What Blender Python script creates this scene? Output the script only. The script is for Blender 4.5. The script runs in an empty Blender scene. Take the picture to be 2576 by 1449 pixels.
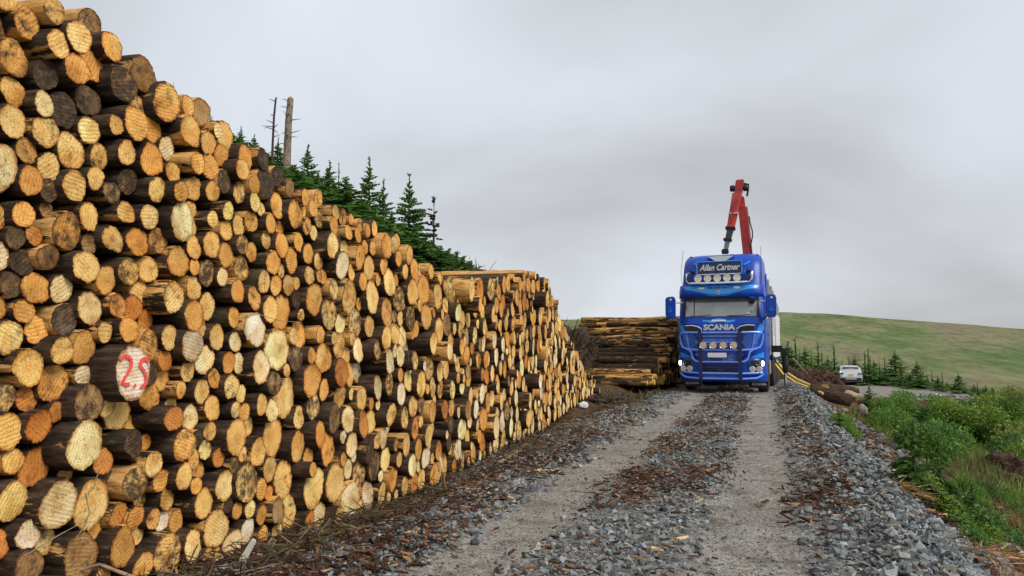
import bpy, bmesh, math, random
import numpy as np
from mathutils import Vector, Matrix, Euler
random.seed(7); RNG = np.random.default_rng(7)
R = math.radians
scene = bpy.context.scene
COL = scene.collection

# ------------------------------------------------------------------ camera
F_PX, CX, CY = 1860.0, 1288.0, 724.5          # photo measured on a 2576 x 1449 grid
YAW, PITCH, CAM_H = math.atan(637 / 1860), math.atan(145.5 / 1860), 1.4
cam_data = bpy.data.cameras.new('camera'); cam = bpy.data.objects.new('camera', cam_data); COL.objects.link(cam)
cam.location = (0, 0, CAM_H); cam.rotation_euler = (R(90) + PITCH, 0, YAW)
cam_data.sensor_width = 36; cam_data.lens = F_PX / 2576 * 36; cam_data.clip_start = 0.05; cam_data.clip_end = 6000
scene.camera = cam
FW = np.array([-math.sin(YAW) * math.cos(PITCH), math.cos(YAW) * math.cos(PITCH), math.sin(PITCH)])
RT = np.array([math.cos(YAW), math.sin(YAW), 0.0]); UP = np.cross(RT, FW); EYE = np.array([0, 0, CAM_H])
def ray(x, y): return FW + RT * (x - CX) / F_PX - UP * (y - CY) / F_PX
def at_depth(x, y, d): return EYE + ray(x, y) * d
def at_x(x, y, X): r = ray(x, y); return EYE + r * (X / r[0])
def at_z(x, y, z): r = ray(x, y); return EYE + r * ((z - CAM_H) / r[2])

# ------------------------------------------------------------------ sky, sun, exposure
SUN_EL, SUN_AZ = R(42), R(108)                # azimuth clockwise from +Y: behind and right of the camera
world = bpy.data.worlds.new('World'); scene.world = world; world.use_nodes = True
nt = world.node_tree; nt.nodes.clear()
def N(tree, kind, **kw):
    n = tree.nodes.new(kind)
    for k, v in kw.items():
        if k == 'inp':
            for a, b in v.items(): n.inputs[a].default_value = b
        else: setattr(n, k, v)
    return n
def ramp_set(n, stops, interp='LINEAR'):
    cr = n.color_ramp; cr.interpolation = interp
    while len(cr.elements) > 1: cr.elements.remove(cr.elements[-1])
    cr.elements[0].position = stops[0][0]; cr.elements[0].color = (*stops[0][1], 1)
    for p, c in stops[1:]:
        e = cr.elements.new(p); e.color = (*c, 1)
L = nt.links.new
sky = N(nt, 'ShaderNodeTexSky', sky_type='NISHITA', sun_disc=False, sun_elevation=SUN_EL, sun_rotation=SUN_AZ)
bg_sky = N(nt, 'ShaderNodeBackground', inp={'Strength': 0.06}); L(sky.outputs[0], bg_sky.inputs[0])
tc = N(nt, 'ShaderNodeTexCoord'); sep = N(nt, 'ShaderNodeSeparateXYZ'); L(tc.outputs['Generated'], sep.inputs[0])
zc = N(nt, 'ShaderNodeMath', operation='ABSOLUTE'); L(sep.outputs[2], zc.inputs[0])
za = N(nt, 'ShaderNodeMath', operation='ADD', inp={1: 0.55}); L(zc.outputs[0], za.inputs[0])
dx = N(nt, 'ShaderNodeMath', operation='DIVIDE'); L(sep.outputs[0], dx.inputs[0]); L(za.outputs[0], dx.inputs[1])
dy = N(nt, 'ShaderNodeMath', operation='DIVIDE'); L(sep.outputs[1], dy.inputs[0]); L(za.outputs[0], dy.inputs[1])
cmb = N(nt, 'ShaderNodeCombineXYZ'); L(dx.outputs[0], cmb.inputs[0]); L(dy.outputs[0], cmb.inputs[1])
cmap = N(nt, 'ShaderNodeMapping', inp={'Location': (2.2, 0.55, 0.0), 'Rotation': (0, 0, 0.5), 'Scale': (0.8, 1.0, 1.0)}); L(cmb.outputs[0], cmap.inputs[0])
n1 = N(nt, 'ShaderNodeTexNoise', inp={'Scale': 1.5, 'Detail': 5.0, 'Roughness': 0.45, 'Distortion': 0.3}); L(cmap.outputs[0], n1.inputs['Vector'])
cr = N(nt, 'ShaderNodeValToRGB'); L(n1.outputs['Fac'], cr.inputs[0])
ramp_set(cr, [(0.30, (0.37, 0.378, 0.395)), (0.46, (0.48, 0.495, 0.522)), (0.58, (0.57, 0.60, 0.645)), (0.72, (0.64, 0.69, 0.76))])
bg_cl = N(nt, 'ShaderNodeBackground', inp={'Strength': 0.75}); L(cr.outputs[0], bg_cl.inputs[0])
mixw = N(nt, 'ShaderNodeMixShader', inp={0: 0.93}); L(bg_sky.outputs[0], mixw.inputs[1]); L(bg_cl.outputs[0], mixw.inputs[2])
outw = N(nt, 'ShaderNodeOutputWorld'); L(mixw.outputs[0], outw.inputs[0])
sun_d = bpy.data.lights.new('sun', 'SUN'); sun_d.energy = 1.5; sun_d.angle = R(26); sun_d.color = (1.0, 0.95, 0.87)
sun = bpy.data.objects.new('sun', sun_d); COL.objects.link(sun)
_sd = Vector((math.sin(SUN_AZ) * math.cos(SUN_EL), math.cos(SUN_AZ) * math.cos(SUN_EL), math.sin(SUN_EL)))
sun.rotation_euler = _sd.to_track_quat('Z', 'Y').to_euler(); sun.location = (20, -20, 40)
scene.view_settings.view_transform = 'Standard'; scene.view_settings.look = 'None'
scene.view_settings.exposure = 0.8; scene.view_settings.gamma = 1.0
scene.render.engine = 'CYCLES'; scene.cycles.use_denoising = True
scene.cycles.max_bounces = 6; scene.cycles.diffuse_bounces = 3; scene.cycles.transparent_max_bounces = 6

# ------------------------------------------------------------------ noise
def _hash(ix, iy, s):
    h = (ix.astype(np.int64) * 374761393 + iy.astype(np.int64) * 668265263 + s * 974634777) & 0x7fffffff
    h = ((h ^ (h >> 13)) * 1274126177) & 0x7fffffff
    return ((h ^ (h >> 16)) & 0xffff) / 65535.0
def vnoise(x, y, s=0):
    x = np.asarray(x, float); y = np.asarray(y, float)
    ix, iy = np.floor(x), np.floor(y); fx, fy = x - ix, y - iy
    fx = fx * fx * (3 - 2 * fx); fy = fy * fy * (3 - 2 * fy)
    a, b, c, d = _hash(ix, iy, s), _hash(ix + 1, iy, s), _hash(ix, iy + 1, s), _hash(ix + 1, iy + 1, s)
    return (a * (1 - fx) + b * fx) * (1 - fy) + (c * (1 - fx) + d * fx) * fy
def fbm(x, y, s=0, o=4):
    v, a, t = 0, 1.0, 0
    for i in range(o):
        v = v + a * vnoise(np.asarray(x) * 2 ** i, np.asarray(y) * 2 ** i, s + i); t += a; a *= 0.5
    return v / t
def sstep(a, b, x):
    t = np.clip((np.asarray(x, float) - a) / (b - a), 0, 1); return t * t * (3 - 2 * t)

# ------------------------------------------------------------------ mesh and material helpers
def link(me, name, mat=None, parent=None, smooth=False):
    if mat: me.materials.append(mat)
    if smooth and len(me.polygons): me.polygons.foreach_set('use_smooth', [True] * len(me.polygons))
    o = bpy.data.objects.new(name, me); COL.objects.link(o)
    if parent: o.parent = parent
    return o
def tag(o, label=None, cat=None, group=None, kind=None):
    if label: o['label'] = label
    if cat: o['category'] = cat
    if group: o['group'] = group
    if kind: o['kind'] = kind
    return o
def empty(name, loc=(0, 0, 0), rz=0.0):
    o = bpy.data.objects.new(name, None); COL.objects.link(o); o.location = loc; o.rotation_euler = (0, 0, rz)
    o.empty_display_size = 0.2
    return o
def copy_tree(o, parent=None):
    c = o.copy(); COL.objects.link(c); c.parent = parent
    for ch in [k for k in o.children]: copy_tree(ch, c)
    return c
def np_mesh(name, verts, faces_flat, sizes):
    me = bpy.data.meshes.new(name)
    verts = np.asarray(verts, np.float32); faces_flat = np.asarray(faces_flat, np.int32); sizes = np.asarray(sizes, np.int32)
    me.vertices.add(len(verts)); me.vertices.foreach_set('co', verts.ravel())
    me.loops.add(len(faces_flat)); me.loops.foreach_set('vertex_index', faces_flat)
    me.polygons.add(len(sizes)); st = np.zeros(len(sizes), np.int32); st[1:] = np.cumsum(sizes)[:-1]
    me.polygons.foreach_set('loop_start', st); me.polygons.foreach_set('loop_total', sizes)
    me.polygons.foreach_set('use_smooth', np.zeros(len(sizes), bool))
    me.update(calc_edges=True)
    return me
def attr_col(me, name, cols):
    a = me.attributes.new(name, 'FLOAT_COLOR', 'POINT'); c = np.ones((len(cols), 4), np.float32); c[:, :3] = cols
    a.data.foreach_set('color', c.ravel())
def attr_vec(me, name, v):
    a = me.attributes.new(name, 'FLOAT_VECTOR', 'POINT'); a.data.foreach_set('vector', np.asarray(v, np.float32).ravel())
def attr_f(me, name, v):
    a = me.attributes.new(name, 'FLOAT', 'POINT'); a.data.foreach_set('value', np.asarray(v, np.float32).ravel())

class MB:
    def __init__(s): s.v = []; s.f = []
    def add(s, vs, fs):
        b = len(s.v); s.v += [tuple(map(float, v)) for v in vs]; s.f += [tuple(i + b for i in f) for f in fs]; return s
    def box(s, c, d, rot=None):
        x, y, z = d[0] / 2, d[1] / 2, d[2] / 2
        P = [Vector(p) for p in ((-x, -y, -z), (x, -y, -z), (x, y, -z), (-x, y, -z), (-x, -y, z), (x, -y, z), (x, y, z), (-x, y, z))]
        if rot: e = Euler(rot).to_matrix(); P = [e @ p for p in P]
        return s.add([(p.x + c[0], p.y + c[1], p.z + c[2]) for p in P], [(0, 3, 2, 1), (4, 5, 6, 7), (0, 1, 5, 4), (1, 2, 6, 5), (2, 3, 7, 6), (3, 0, 4, 7)])
    def beam(s, p0, p1, a0, a1, side=(1, 0, 0)):
        p0, p1 = Vector(p0), Vector(p1); d = (p1 - p0).normalized(); u = Vector(side); u = (u - d * u.dot(d)).normalized(); w = d.cross(u)
        V = []
        for p, (a, b) in ((p0, a0), (p1, a1)):
            for sx, sy in ((-1, -1), (1, -1), (1, 1), (-1, 1)): V.append(p + u * sx * a / 2 + w * sy * b / 2)
        return s.add(V, [(3, 2, 1, 0), (4, 5, 6, 7), (0, 1, 5, 4), (1, 2, 6, 5), (2, 3, 7, 6), (3, 0, 4, 7)])
    def tube(s, pts, r, n=8, caps=True):
        pts = [Vector(p) for p in pts]; rs = r if isinstance(r, (list, tuple)) else [r] * len(pts); V = []; Fc = []; u = None
        for i, p in enumerate(pts):
            d = (pts[min(i + 1, len(pts) - 1)] - pts[max(i - 1, 0)]).normalized()
            if u is None:
                u = Vector((0, 0, 1)) if abs(d.z) < 0.9 else Vector((1, 0, 0))
            u = (u - d * u.dot(d)).normalized(); w = d.cross(u)
            for k in range(n):
                a = 2 * math.pi * k / n; V.append(p + (u * math.cos(a) + w * math.sin(a)) * rs[i])
        for i in range(len(pts) - 1):
            for k in range(n): Fc.append((i * n + k, i * n + (k + 1) % n, (i + 1) * n + (k + 1) % n, (i + 1) * n + k))
        if caps: Fc += [tuple(reversed(range(n))), tuple(range((len(pts) - 1) * n, len(pts) * n))]
        return s.add(V, Fc)
    def lathe(s, prof, c, axis='y', n=20):
        V = []; Fc = []
        for r, h in prof:
            for k in range(n):
                a = 2 * math.pi * k / n; p, q = r * math.cos(a), r * math.sin(a)
                V.append({'y': (c[0] + p, c[1] + h, c[2] + q), 'x': (c[0] + h, c[1] + p, c[2] + q), 'z': (c[0] + p, c[1] + q, c[2] + h)}[axis])
        m = len(prof)
        for i in range(m - 1):
            for k in range(n): Fc.append((i * n + k, i * n + (k + 1) % n, (i + 1) * n + (k + 1) % n, (i + 1) * n + k))
        if prof[0][0] > 1e-4: Fc.append(tuple(reversed(range(n))))
        if prof[-1][0] > 1e-4: Fc.append(tuple(range((m - 1) * n, m * n)))
        return s.add(V, Fc)
    def prism(s, poly, a, b, axis='x'):
        n = len(poly); m = {'x': lambda p, h: (h, p[0], p[1]), 'y': lambda p, h: (p[0], h, p[1]), 'z': lambda p, h: (p[0], p[1], h)}[axis]
        return s.add([m(p, a) for p in poly] + [m(p, b) for p in poly],
                     [tuple(range(n)), tuple(reversed(range(n, 2 * n)))] + [(i, n + i, n + (i + 1) % n, (i + 1) % n) for i in range(n)])
    def build(s, name, mat, parent=None, bevel=0.0, smooth=False, seg=2):
        me = bpy.data.meshes.new(name); me.from_pydata(s.v, [], s.f); me.update()
        bm = bmesh.new(); bm.from_mesh(me); bmesh.ops.recalc_face_normals(bm, faces=bm.faces)
        if bevel:
            es = [e for e in bm.edges if len(e.link_faces) == 2 and e.calc_face_angle(0) > 0.5]
            if es: bmesh.ops.bevel(bm, geom=es, offset=bevel, segments=seg, affect='EDGES', clamp_overlap=True)
        bm.to_mesh(me); bm.free()
        o = link(me, name, mat, parent, smooth)
        if smooth:
            try: me.set_sharp_from_angle(angle=R(35))
            except Exception: pass
        return o

def new_mat(name):
    m = bpy.data.materials.new(name); m.use_nodes = True; t = m.node_tree; return m, t, t.nodes['Principled BSDF'], t.links.new
def simple(name, c, rough=0.5, metal=0.0, var=0.12, scale=6.0, bump=0.0, coat=0.0, dirt=None, emit=None):
    m, t, p, l = new_mat(name)
    tcn = N(t, 'ShaderNodeTexCoord'); nz = N(t, 'ShaderNodeTexNoise', inp={'Scale': scale, 'Detail': 5.0}); l(tcn.outputs['Object'], nz.inputs['Vector'])
    rp = N(t, 'ShaderNodeValToRGB'); l(nz.outputs['Fac'], rp.inputs[0])
    ramp_set(rp, [(0.3, tuple(x * (1 - var) for x in c)), (0.7, tuple(min(1, x * (1 + var)) for x in c))])
    colo = rp.outputs[0]
    if dirt:
        n2 = N(t, 'ShaderNodeTexNoise', inp={'Scale': scale * 2.3, 'Detail': 7.0}); l(tcn.outputs['Object'], n2.inputs['Vector'])
        r2 = N(t, 'ShaderNodeValToRGB'); l(n2.outputs['Fac'], r2.inputs[0]); ramp_set(r2, [(0.5, (0, 0, 0)), (0.72, (0.75, 0.75, 0.75))])
        mx = N(t, 'ShaderNodeMix', data_type='RGBA'); l(r2.outputs[0], mx.inputs[0]); l(colo, mx.inputs[6]); mx.inputs[7].default_value = (*dirt, 1); colo = mx.outputs[2]
    l(colo, p.inputs['Base Color'])
    p.inputs['Roughness'].default_value = rough; p.inputs['Metallic'].default_value = metal
    if coat: p.inputs['Coat Weight'].default_value = coat; p.inputs['Coat Roughness'].default_value = 0.08
    if bump:
        bp = N(t, 'ShaderNodeBump', inp={'Strength': bump, 'Distance': 0.02}); l(nz.outputs['Fac'], bp.inputs['Height']); l(bp.outputs[0], p.inputs['Normal'])
    if emit: p.inputs['Emission Color'].default_value = (*c, 1); p.inputs['Emission Strength'].default_value = emit
    return m
def attr_mat(name, rough=0.8, var=0.25, scale=30.0, bump=0.3, spec=0.3, trans=0.0, attr='col'):
    m, t, p, l = new_mat(name)
    at = N(t, 'ShaderNodeAttribute', attribute_name=attr); tcn = N(t, 'ShaderNodeTexCoord')
    nz = N(t, 'ShaderNodeTexNoise', inp={'Scale': scale, 'Detail': 4.0}); l(tcn.outputs['Object'], nz.inputs['Vector'])
    rp = N(t, 'ShaderNodeValToRGB'); l(nz.outputs['Fac'], rp.inputs[0]); ramp_set(rp, [(0.3, (1 - var,) * 3), (0.7, (1 + var,) * 3)])
    mx = N(t, 'ShaderNodeMix', data_type='RGBA', blend_type='MULTIPLY', inp={0: 1.0}); l(at.outputs['Color'], mx.inputs[6]); l(rp.outputs[0], mx.inputs[7])
    l(mx.outputs[2], p.inputs['Base Color']); p.inputs['Roughness'].default_value = rough; p.inputs['Specular IOR Level'].default_value = spec
    if bump:
        bp = N(t, 'ShaderNodeBump', inp={'Strength': bump, 'Distance': 0.01}); l(nz.outputs['Fac'], bp.inputs['Height']); l(bp.outputs[0], p.inputs['Normal'])
    if trans:
        tr = N(t, 'ShaderNodeBsdfTranslucent'); l(mx.outputs[2], tr.inputs[0]); ms = N(t, 'ShaderNodeMixShader', inp={0: trans})
        l(p.outputs[0], ms.inputs[1]); l(tr.outputs[0], ms.inputs[2]); l(ms.outputs[0], t.nodes['Material Output'].inputs[0])
    return m
# ------------------------------------------------------------------ terrain
def road_shift(y): return 0.0042 * np.clip(np.asarray(y, float) - 28, 0, 200) ** 2
def road_z(y): return -2.1 * sstep(31, 54, y)
def road_left(y): return -3.62 + road_shift(y)
def road_right(y):
    y = np.asarray(y, float)
    return 1.2 + road_shift(y) * (1 - sstep(44, 70, y)) + road_shift(y) * sstep(44, 70, y) + 8.0 * sstep(41, 48, y) * (1 - sstep(63, 76, y)) + 0.25 * (vnoise(y * 0.7, y * 0, 5) - 0.5)
def ditch(x, y): return -0.14 * np.exp(-((np.asarray(y, float) - 6.7) / 1.9) ** 2) * sstep(-2.6, -3.2, x) * (1 - sstep(-7.5, -8.5, x))
def ground_z(x, y):
    x = np.asarray(x, float); y = np.asarray(y, float)
    rz = road_z(y) - 0.07 + ditch(x, y)
    # bank falling away on the right of the road
    d = x - road_right(y)
    drop = 0.62 * np.clip(d, 0, 3.0) + 0.30 * np.clip(d - 3.0, 0, 5) + 0.05 * np.clip(d - 8, 0, 30)
    z = rz - np.minimum(drop * (1 - 0.55 * sstep(38, 46, y)), 3.9 + 0 * x)
    z = z + 0.45 * (fbm(x * 0.55, y * 0.55, 11) - 0.5) * sstep(0.6, 3.0, d) + 0.12 * (fbm(x * 3, y * 3, 13, 3) - 0.5) * sstep(0.1, 0.8, d)
    # hillside on the left behind the log pile
    e = -x - 6.6
    hl = (0.66 * np.clip(e, 0, 24) + 0.25 * np.clip(e - 24, 0, 60)) * (1 - 0.98 * sstep(24, 54, y))
    hl = hl + 0.7 * (fbm(x * 0.4, y * 0.4, 21) - 0.5) * sstep(0, 3, e)
    dl = road_left(y) - x
    z = z + np.where(e > 0, hl, 0) + 0.14 * (fbm(x * 2.2, y * 2.2, 31) - 0.45) * sstep(-0.1, 0.5, dl) + 0.30 * sstep(13, 17.5, y) * sstep(0, 1.0, dl) * (1 - sstep(28, 36, y))
    # far grass hill
    far = sstep(80, 120, y)
    zc = 23.5 - 0.00040 * np.clip(x - 5, 0, 400) ** 2 - 0.034 * np.clip(x - 5, 0, 400) - 0.022 * np.clip(5 - x, 0, 400)
    t = np.clip((y - 82) / 440, 0, 1.0)
    hill = -5.2 + (zc + 5.2) * (0.78 * t + 0.22 * t * t) - 0.10 * np.clip(y - 522, 0, 600)
    hill = hill + 3.2 * (fbm(x * 0.012, y * 0.012, 41) - 0.5) * sstep(0.02, 0.3, t) + 0.9 * (fbm(x * 0.06, y * 0.06, 45) - 0.5)
    return z * (1 - far) + hill * far
def grid_mesh(name, X, Y, zf):
    gx, gy = np.meshgrid(X, Y); gz = zf(gx, gy); nx, ny = len(X), len(Y)
    V = np.stack([gx, gy, gz], -1).reshape(-1, 3)
    i = np.arange((nx - 1) * (ny - 1)); r, c = i // (nx - 1), i % (nx - 1); a = r * nx + c
    Fq = np.stack([a, a + 1, a + nx + 1, a + nx], 1)
    return np_mesh(name, V, Fq.ravel(), np.full(len(Fq), 4)), V
def stretch(vals):
    out = []
    for a, b, n in vals: out.append(np.linspace(a, b, n, endpoint=False))
    out.append([vals[-1][1]]); return np.concatenate(out)
GX = stretch([(-900, -90, 20), (-90, -30, 30), (-30, -8, 60), (-8, -3.8, 30), (-3.8, 1.0, 20), (1.0, 9, 110), (9, 26, 80), (26, 90, 50), (90, 900, 50)])
GY = stretch([(-60, 0, 24), (0, 3, 12), (3, 26, 190), (26, 80, 130), (80, 140, 40), (140, 560, 90), (560, 1500, 20)])

def ground_material():
    m, t, p, l = new_mat('moorland')
    tcn = N(t, 'ShaderNodeTexCoord'); at = N(t, 'ShaderNodeAttribute', attribute_name='mask'); sp = N(t, 'ShaderNodeSeparateColor'); l(at.outputs['Color'], sp.inputs[0])
    def noise(sc, det=5.0, rough=0.6, vec=None):
        n = N(t, 'ShaderNodeTexNoise', inp={'Scale': sc, 'Detail': det, 'Roughness': rough}); l(vec or tcn.outputs['Object'], n.inputs['Vector']); return n
    def ramp(src, stops): r = N(t, 'ShaderNodeValToRGB'); l(src, r.inputs[0]); ramp_set(r, stops); return r
    def mix(f, a, b):
        x = N(t, 'ShaderNodeMix', data_type='RGBA'); l(f, x.inputs[0]); l(a, x.inputs[6]); l(b, x.inputs[7]); return x.outputs[2]
    na = noise(5.0, 8.0, 0.7); soil = ramp(na.outputs['Fac'], [(0.3, (0.030, 0.017, 0.010)), (0.5, (0.085, 0.050, 0.028)), (0.62, (0.14, 0.085, 0.05)), (0.78, (0.20, 0.15, 0.10))])
    ng = noise(2.2, 8.0, 0.72); green = ramp(ng.outputs['Fac'], [(0.32, (0.045, 0.065, 0.018)), (0.5, (0.10, 0.155, 0.035)), (0.66, (0.17, 0.19, 0.055)), (0.8, (0.22, 0.17, 0.08))])
    mp = N(t, 'ShaderNodeMapping', inp={'Scale': (1.0, 0.28, 1.0), 'Rotation': (0, 0, 0.25)}); l(tcn.outputs['Object'], mp.inputs[0])
    nh = noise(0.028, 10.0, 0.70, mp.outputs[0])
    hill = ramp(nh.outputs['Fac'], [(0.36, (0.085, 0.110, 0.042)), (0.43, (0.090, 0.145, 0.040)), (0.48, (0.140, 0.160, 0.066)), (0.54, (0.185, 0.185, 0.094)), (0.60, (0.190, 0.145, 0.088)), (0.66, (0.16, 0.165, 0.085))])
    nf = noise(0.30, 9.0, 0.8, mp.outputs[0]); fine = ramp(nf.outputs['Fac'], [(0.36, (0.55, 0.58, 0.55)), (0.5, (1, 1, 1)), (0.64, (1.32, 1.28, 1.18))])
    hm = N(t, 'ShaderNodeMix', data_type='RGBA', blend_type='MULTIPLY', inp={0: 1.0}); l(hill.outputs[0], hm.inputs[6]); l(fine.outputs[0], hm.inputs[7])
    npt = noise(0.25, 6.0, 0.6, mp.outputs[0]); patch = ramp(npt.outputs['Fac'], [(0.63, (0, 0, 0)), (0.69, (.8, .8, .8))])
    br = N(t, 'ShaderNodeRGB'); br.outputs[0].default_value = (0.05, 0.055, 0.025, 1)
    hc = mix(patch.outputs[0], hm.outputs[2], br.outputs[0])
    c = mix(sp.outputs[0], soil.outputs[0], green.outputs[0]); c = mix(sp.outputs[1], c, hc)
    l(c, p.inputs['Base Color']); p.inputs['Roughness'].default_value = 0.95; p.inputs['Specular IOR Level'].default_value = 0.15
    bp = N(t, 'ShaderNodeBump', inp={'Strength': 0.8, 'Distance': 0.06}); l(na.outputs['Fac'], bp.inputs['Height']); l(bp.outputs[0], p.inputs['Normal'])
    return m
_me, _V = grid_mesh('ground', GX, GY, ground_z)
_x, _y = _V[:, 0], _V[:, 1]
_gr = np.clip(sstep(2.2, 5.5, _x - road_right(_y)) * (0.35 + 1.3 * fbm(_x * 0.5, _y * 0.5, 51)) , 0, 1) * (fbm(_x * 0.9, _y * 0.9, 55) > 0.40)
_gr = np.maximum(_gr, np.clip(sstep(1, 4, -_x - 7.5) * (fbm(_x * 0.6, _y * 0.6, 57) * 2.2 - 0.7), 0, 1))
_m = np.stack([_gr, np.clip(sstep(78, 105, _y) + sstep(20, 40, _x - road_right(_y)), 0, 1), 0 * _x], -1)
attr_col(_me, 'mask', _m)
tag(link(_me, 'ground', ground_material(), smooth=True), 'brown soil bank and green moorland hill beyond the forest road', kind='structure')

# ------------------------------------------------------------------ road
def track_mask(x, y):
    w = 0.10 * (vnoise(y * 0.6, x * 0, 61) - 0.5)
    a = np.exp(-((x + 1.80 + w) / 0.42) ** 4); b = np.exp(-((x + 0.18 + w) / 0.40) ** 4)
    return np.clip(a + b, 0, 1)
def road_surf(x, y):
    s = x - road_shift(y); rr, rl = road_right(y), road_left(y)
    z = road_z(y) + ditch(x, y) + 0.035 * (1 - track_mask(s, y)) + 0.03 * (fbm(x * 1.6, y * 1.6, 63) - 0.5)
    z = z + 0.05 * np.exp(-((s - 0.85) / 0.3) ** 2) * (1 - sstep(28, 36, y))
    edge = np.minimum(rr - x, x - rl)
    return z - 0.30 * (1 - sstep(-0.05, 0.40, edge)) ** 2
_U = np.linspace(0, 1, 120); _Y = stretch([(-8, 3, 30), (3, 14, 170), (14, 32, 120), (32, 84, 110)])
_u, _yy = np.meshgrid(_U, _Y); _l, _r = road_left(_yy) - 0.25, road_right(_yy) + 0.35; _xx = _l + (_r - _l) * _u
_zz = road_surf(_xx, _yy); nx, ny = len(_U), len(_Y)
_V = np.stack([_xx, _yy, _zz], -1).reshape(-1, 3); _i = np.arange((nx - 1) * (ny - 1)); _a = (_i // (nx - 1)) * nx + _i % (nx - 1)
_me = np_mesh('road', _V, np.stack([_a, _a + 1, _a + nx + 1, _a + nx], 1).ravel(), np.full(len(_a), 4))
_tm = track_mask((_xx - road_shift(_yy)), _yy); _tm = np.clip(_tm + 0.75 * sstep(26, 34, _yy), 0, 1)
attr_col(_me, 'mask', np.stack([_tm, np.clip(sstep(-2.5, -3.2, _xx - road_shift(_yy)) , 0, 1) * (1 - sstep(30, 38, _yy)), 0 * _tm], -1).reshape(-1, 3))
def road_material():
    m, t, p, l = new_mat('crushed_stone_road'); tcn = N(t, 'ShaderNodeTexCoord')
    at = N(t, 'ShaderNodeAttribute', attribute_name='mask'); sp = N(t, 'ShaderNodeSeparateColor'); l(at.outputs['Color'], sp.inputs[0])
    def noise(sc, det=5.0, rough=0.6): n = N(t, 'ShaderNodeTexNoise', inp={'Scale': sc, 'Detail': det, 'Roughness': rough}); l(tcn.outputs['Object'], n.inputs['Vector']); return n
    def ramp(src, stops): r = N(t, 'ShaderNodeValToRGB'); l(src, r.inputs[0]); ramp_set(r, stops); return r
    def mix(f, a, b, bt='MIX'):
        x = N(t, 'ShaderNodeMix', data_type='RGBA', blend_type=bt)
        if isinstance(f, float): x.inputs[0].default_value = f
        else: l(f, x.inputs[0])
        l(a, x.inputs[6]); l(b, x.inputs[7]); return x.outputs[2]
    v1 = N(t, 'ShaderNodeTexVoronoi', inp={'Scale': 55.0}); l(tcn.outputs['Object'], v1.inputs['Vector'])
    v2 = N(t, 'ShaderNodeTexVoronoi', inp={'Scale': 26.0}); l(tcn.outputs['Object'], v2.inputs['Vector'])
    b1 = N(t, 'ShaderNodeRGBToBW'); l(v1.outputs['Color'], b1.inputs[0]); b2 = N(t, 'ShaderNodeRGBToBW'); l(v2.outputs['Color'], b2.inputs[0])
    fine = ramp(b1.outputs[0], [(0.1, (0.15, 0.14, 0.125)), (0.5, (0.235, 0.22, 0.195)), (0.9, (0.36, 0.345, 0.31))])
    coarse = ramp(b2.outputs[0], [(0.1, (0.065, 0.060, 0.053)), (0.5, (0.15, 0.148, 0.14)), (0.9, (0.28, 0.28, 0.27))])
    big = noise(1.3, 6.0, 0.65); bigr = ramp(big.outputs['Fac'], [(0.3, (0.74, 0.72, 0.70)), (0.7, (1.2, 1.19, 1.17))])
    mk = N(t, 'ShaderNodeMath', operation='ADD'); nb = noise(6.0, 5.0, 0.7); mm = N(t, 'ShaderNodeMath', operation='MULTIPLY_ADD', inp={1: 1.3, 2: -0.65}); l(nb.outputs['Fac'], mm.inputs[0])
    l(sp.outputs[0], mk.inputs[0]); l(mm.outputs[0], mk.inputs[1]); mr = ramp(mk.outputs[0], [(0.30, (0, 0, 0)), (0.62, (1, 1, 1))])
    c = mix(mr.outputs[0], coarse.outputs[0], fine.outputs[0])
    ns = noise(3.0, 6.0, 0.7); st = ramp(ns.outputs['Fac'], [(0.50, (0, 0, 0)), (0.66, (0.7, 0.7, 0.7))])
    rgb = N(t, 'ShaderNodeRGB'); rgb.outputs[0].default_value = (0.075, 0.042, 0.024, 1); c = mix(st.outputs[0], c, rgb.outputs[0])
    soil = ramp(nb.outputs['Fac'], [(0.3, (0.030, 0.022, 0.012)), (0.52, (0.072, 0.056, 0.028)), (0.66, (0.105, 0.10, 0.045)), (0.8, (0.15, 0.13, 0.075))]); c = mix(sp.outputs[1], c, soil.outputs[0])
    c = mix(1.0, c, bigr.outputs[0], 'MULTIPLY'); l(c, p.inputs['Base Color'])
    p.inputs['Roughness'].default_value = 0.85; p.inputs['Specular IOR Level'].default_value = 0.3
    hs = N(t, 'ShaderNodeMath', operation='MULTIPLY', inp={1: -1.0}); l(v1.outputs['Distance'], hs.inputs[0])
    bp = N(t, 'ShaderNodeBump', inp={'Strength': 0.55, 'Distance': 0.012}); l(hs.outputs[0], bp.inputs['Height'])
    bp2 = N(t, 'ShaderNodeBump', inp={'Strength': 0.4, 'Distance': 0.03}); l(nb.outputs['Fac'], bp2.inputs['Height']); l(bp.outputs[0], bp2.inputs['Normal']); l(bp2.outputs[0], p.inputs['Normal'])
    return m
tag(link(_me, 'road', road_material(), smooth=True), 'grey crushed stone forest road with two wheel tracks', kind='structure')
def surf_z(x, y):
    x = np.asarray(x, float); y = np.asarray(y, float)
    on = (x > road_left(y) - 0.2) & (x < road_right(y) + 0.3) & (y < 84)
    return np.where(on, np.maximum(road_surf(x, y), ground_z(x, y)), ground_z(x, y))
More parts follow.
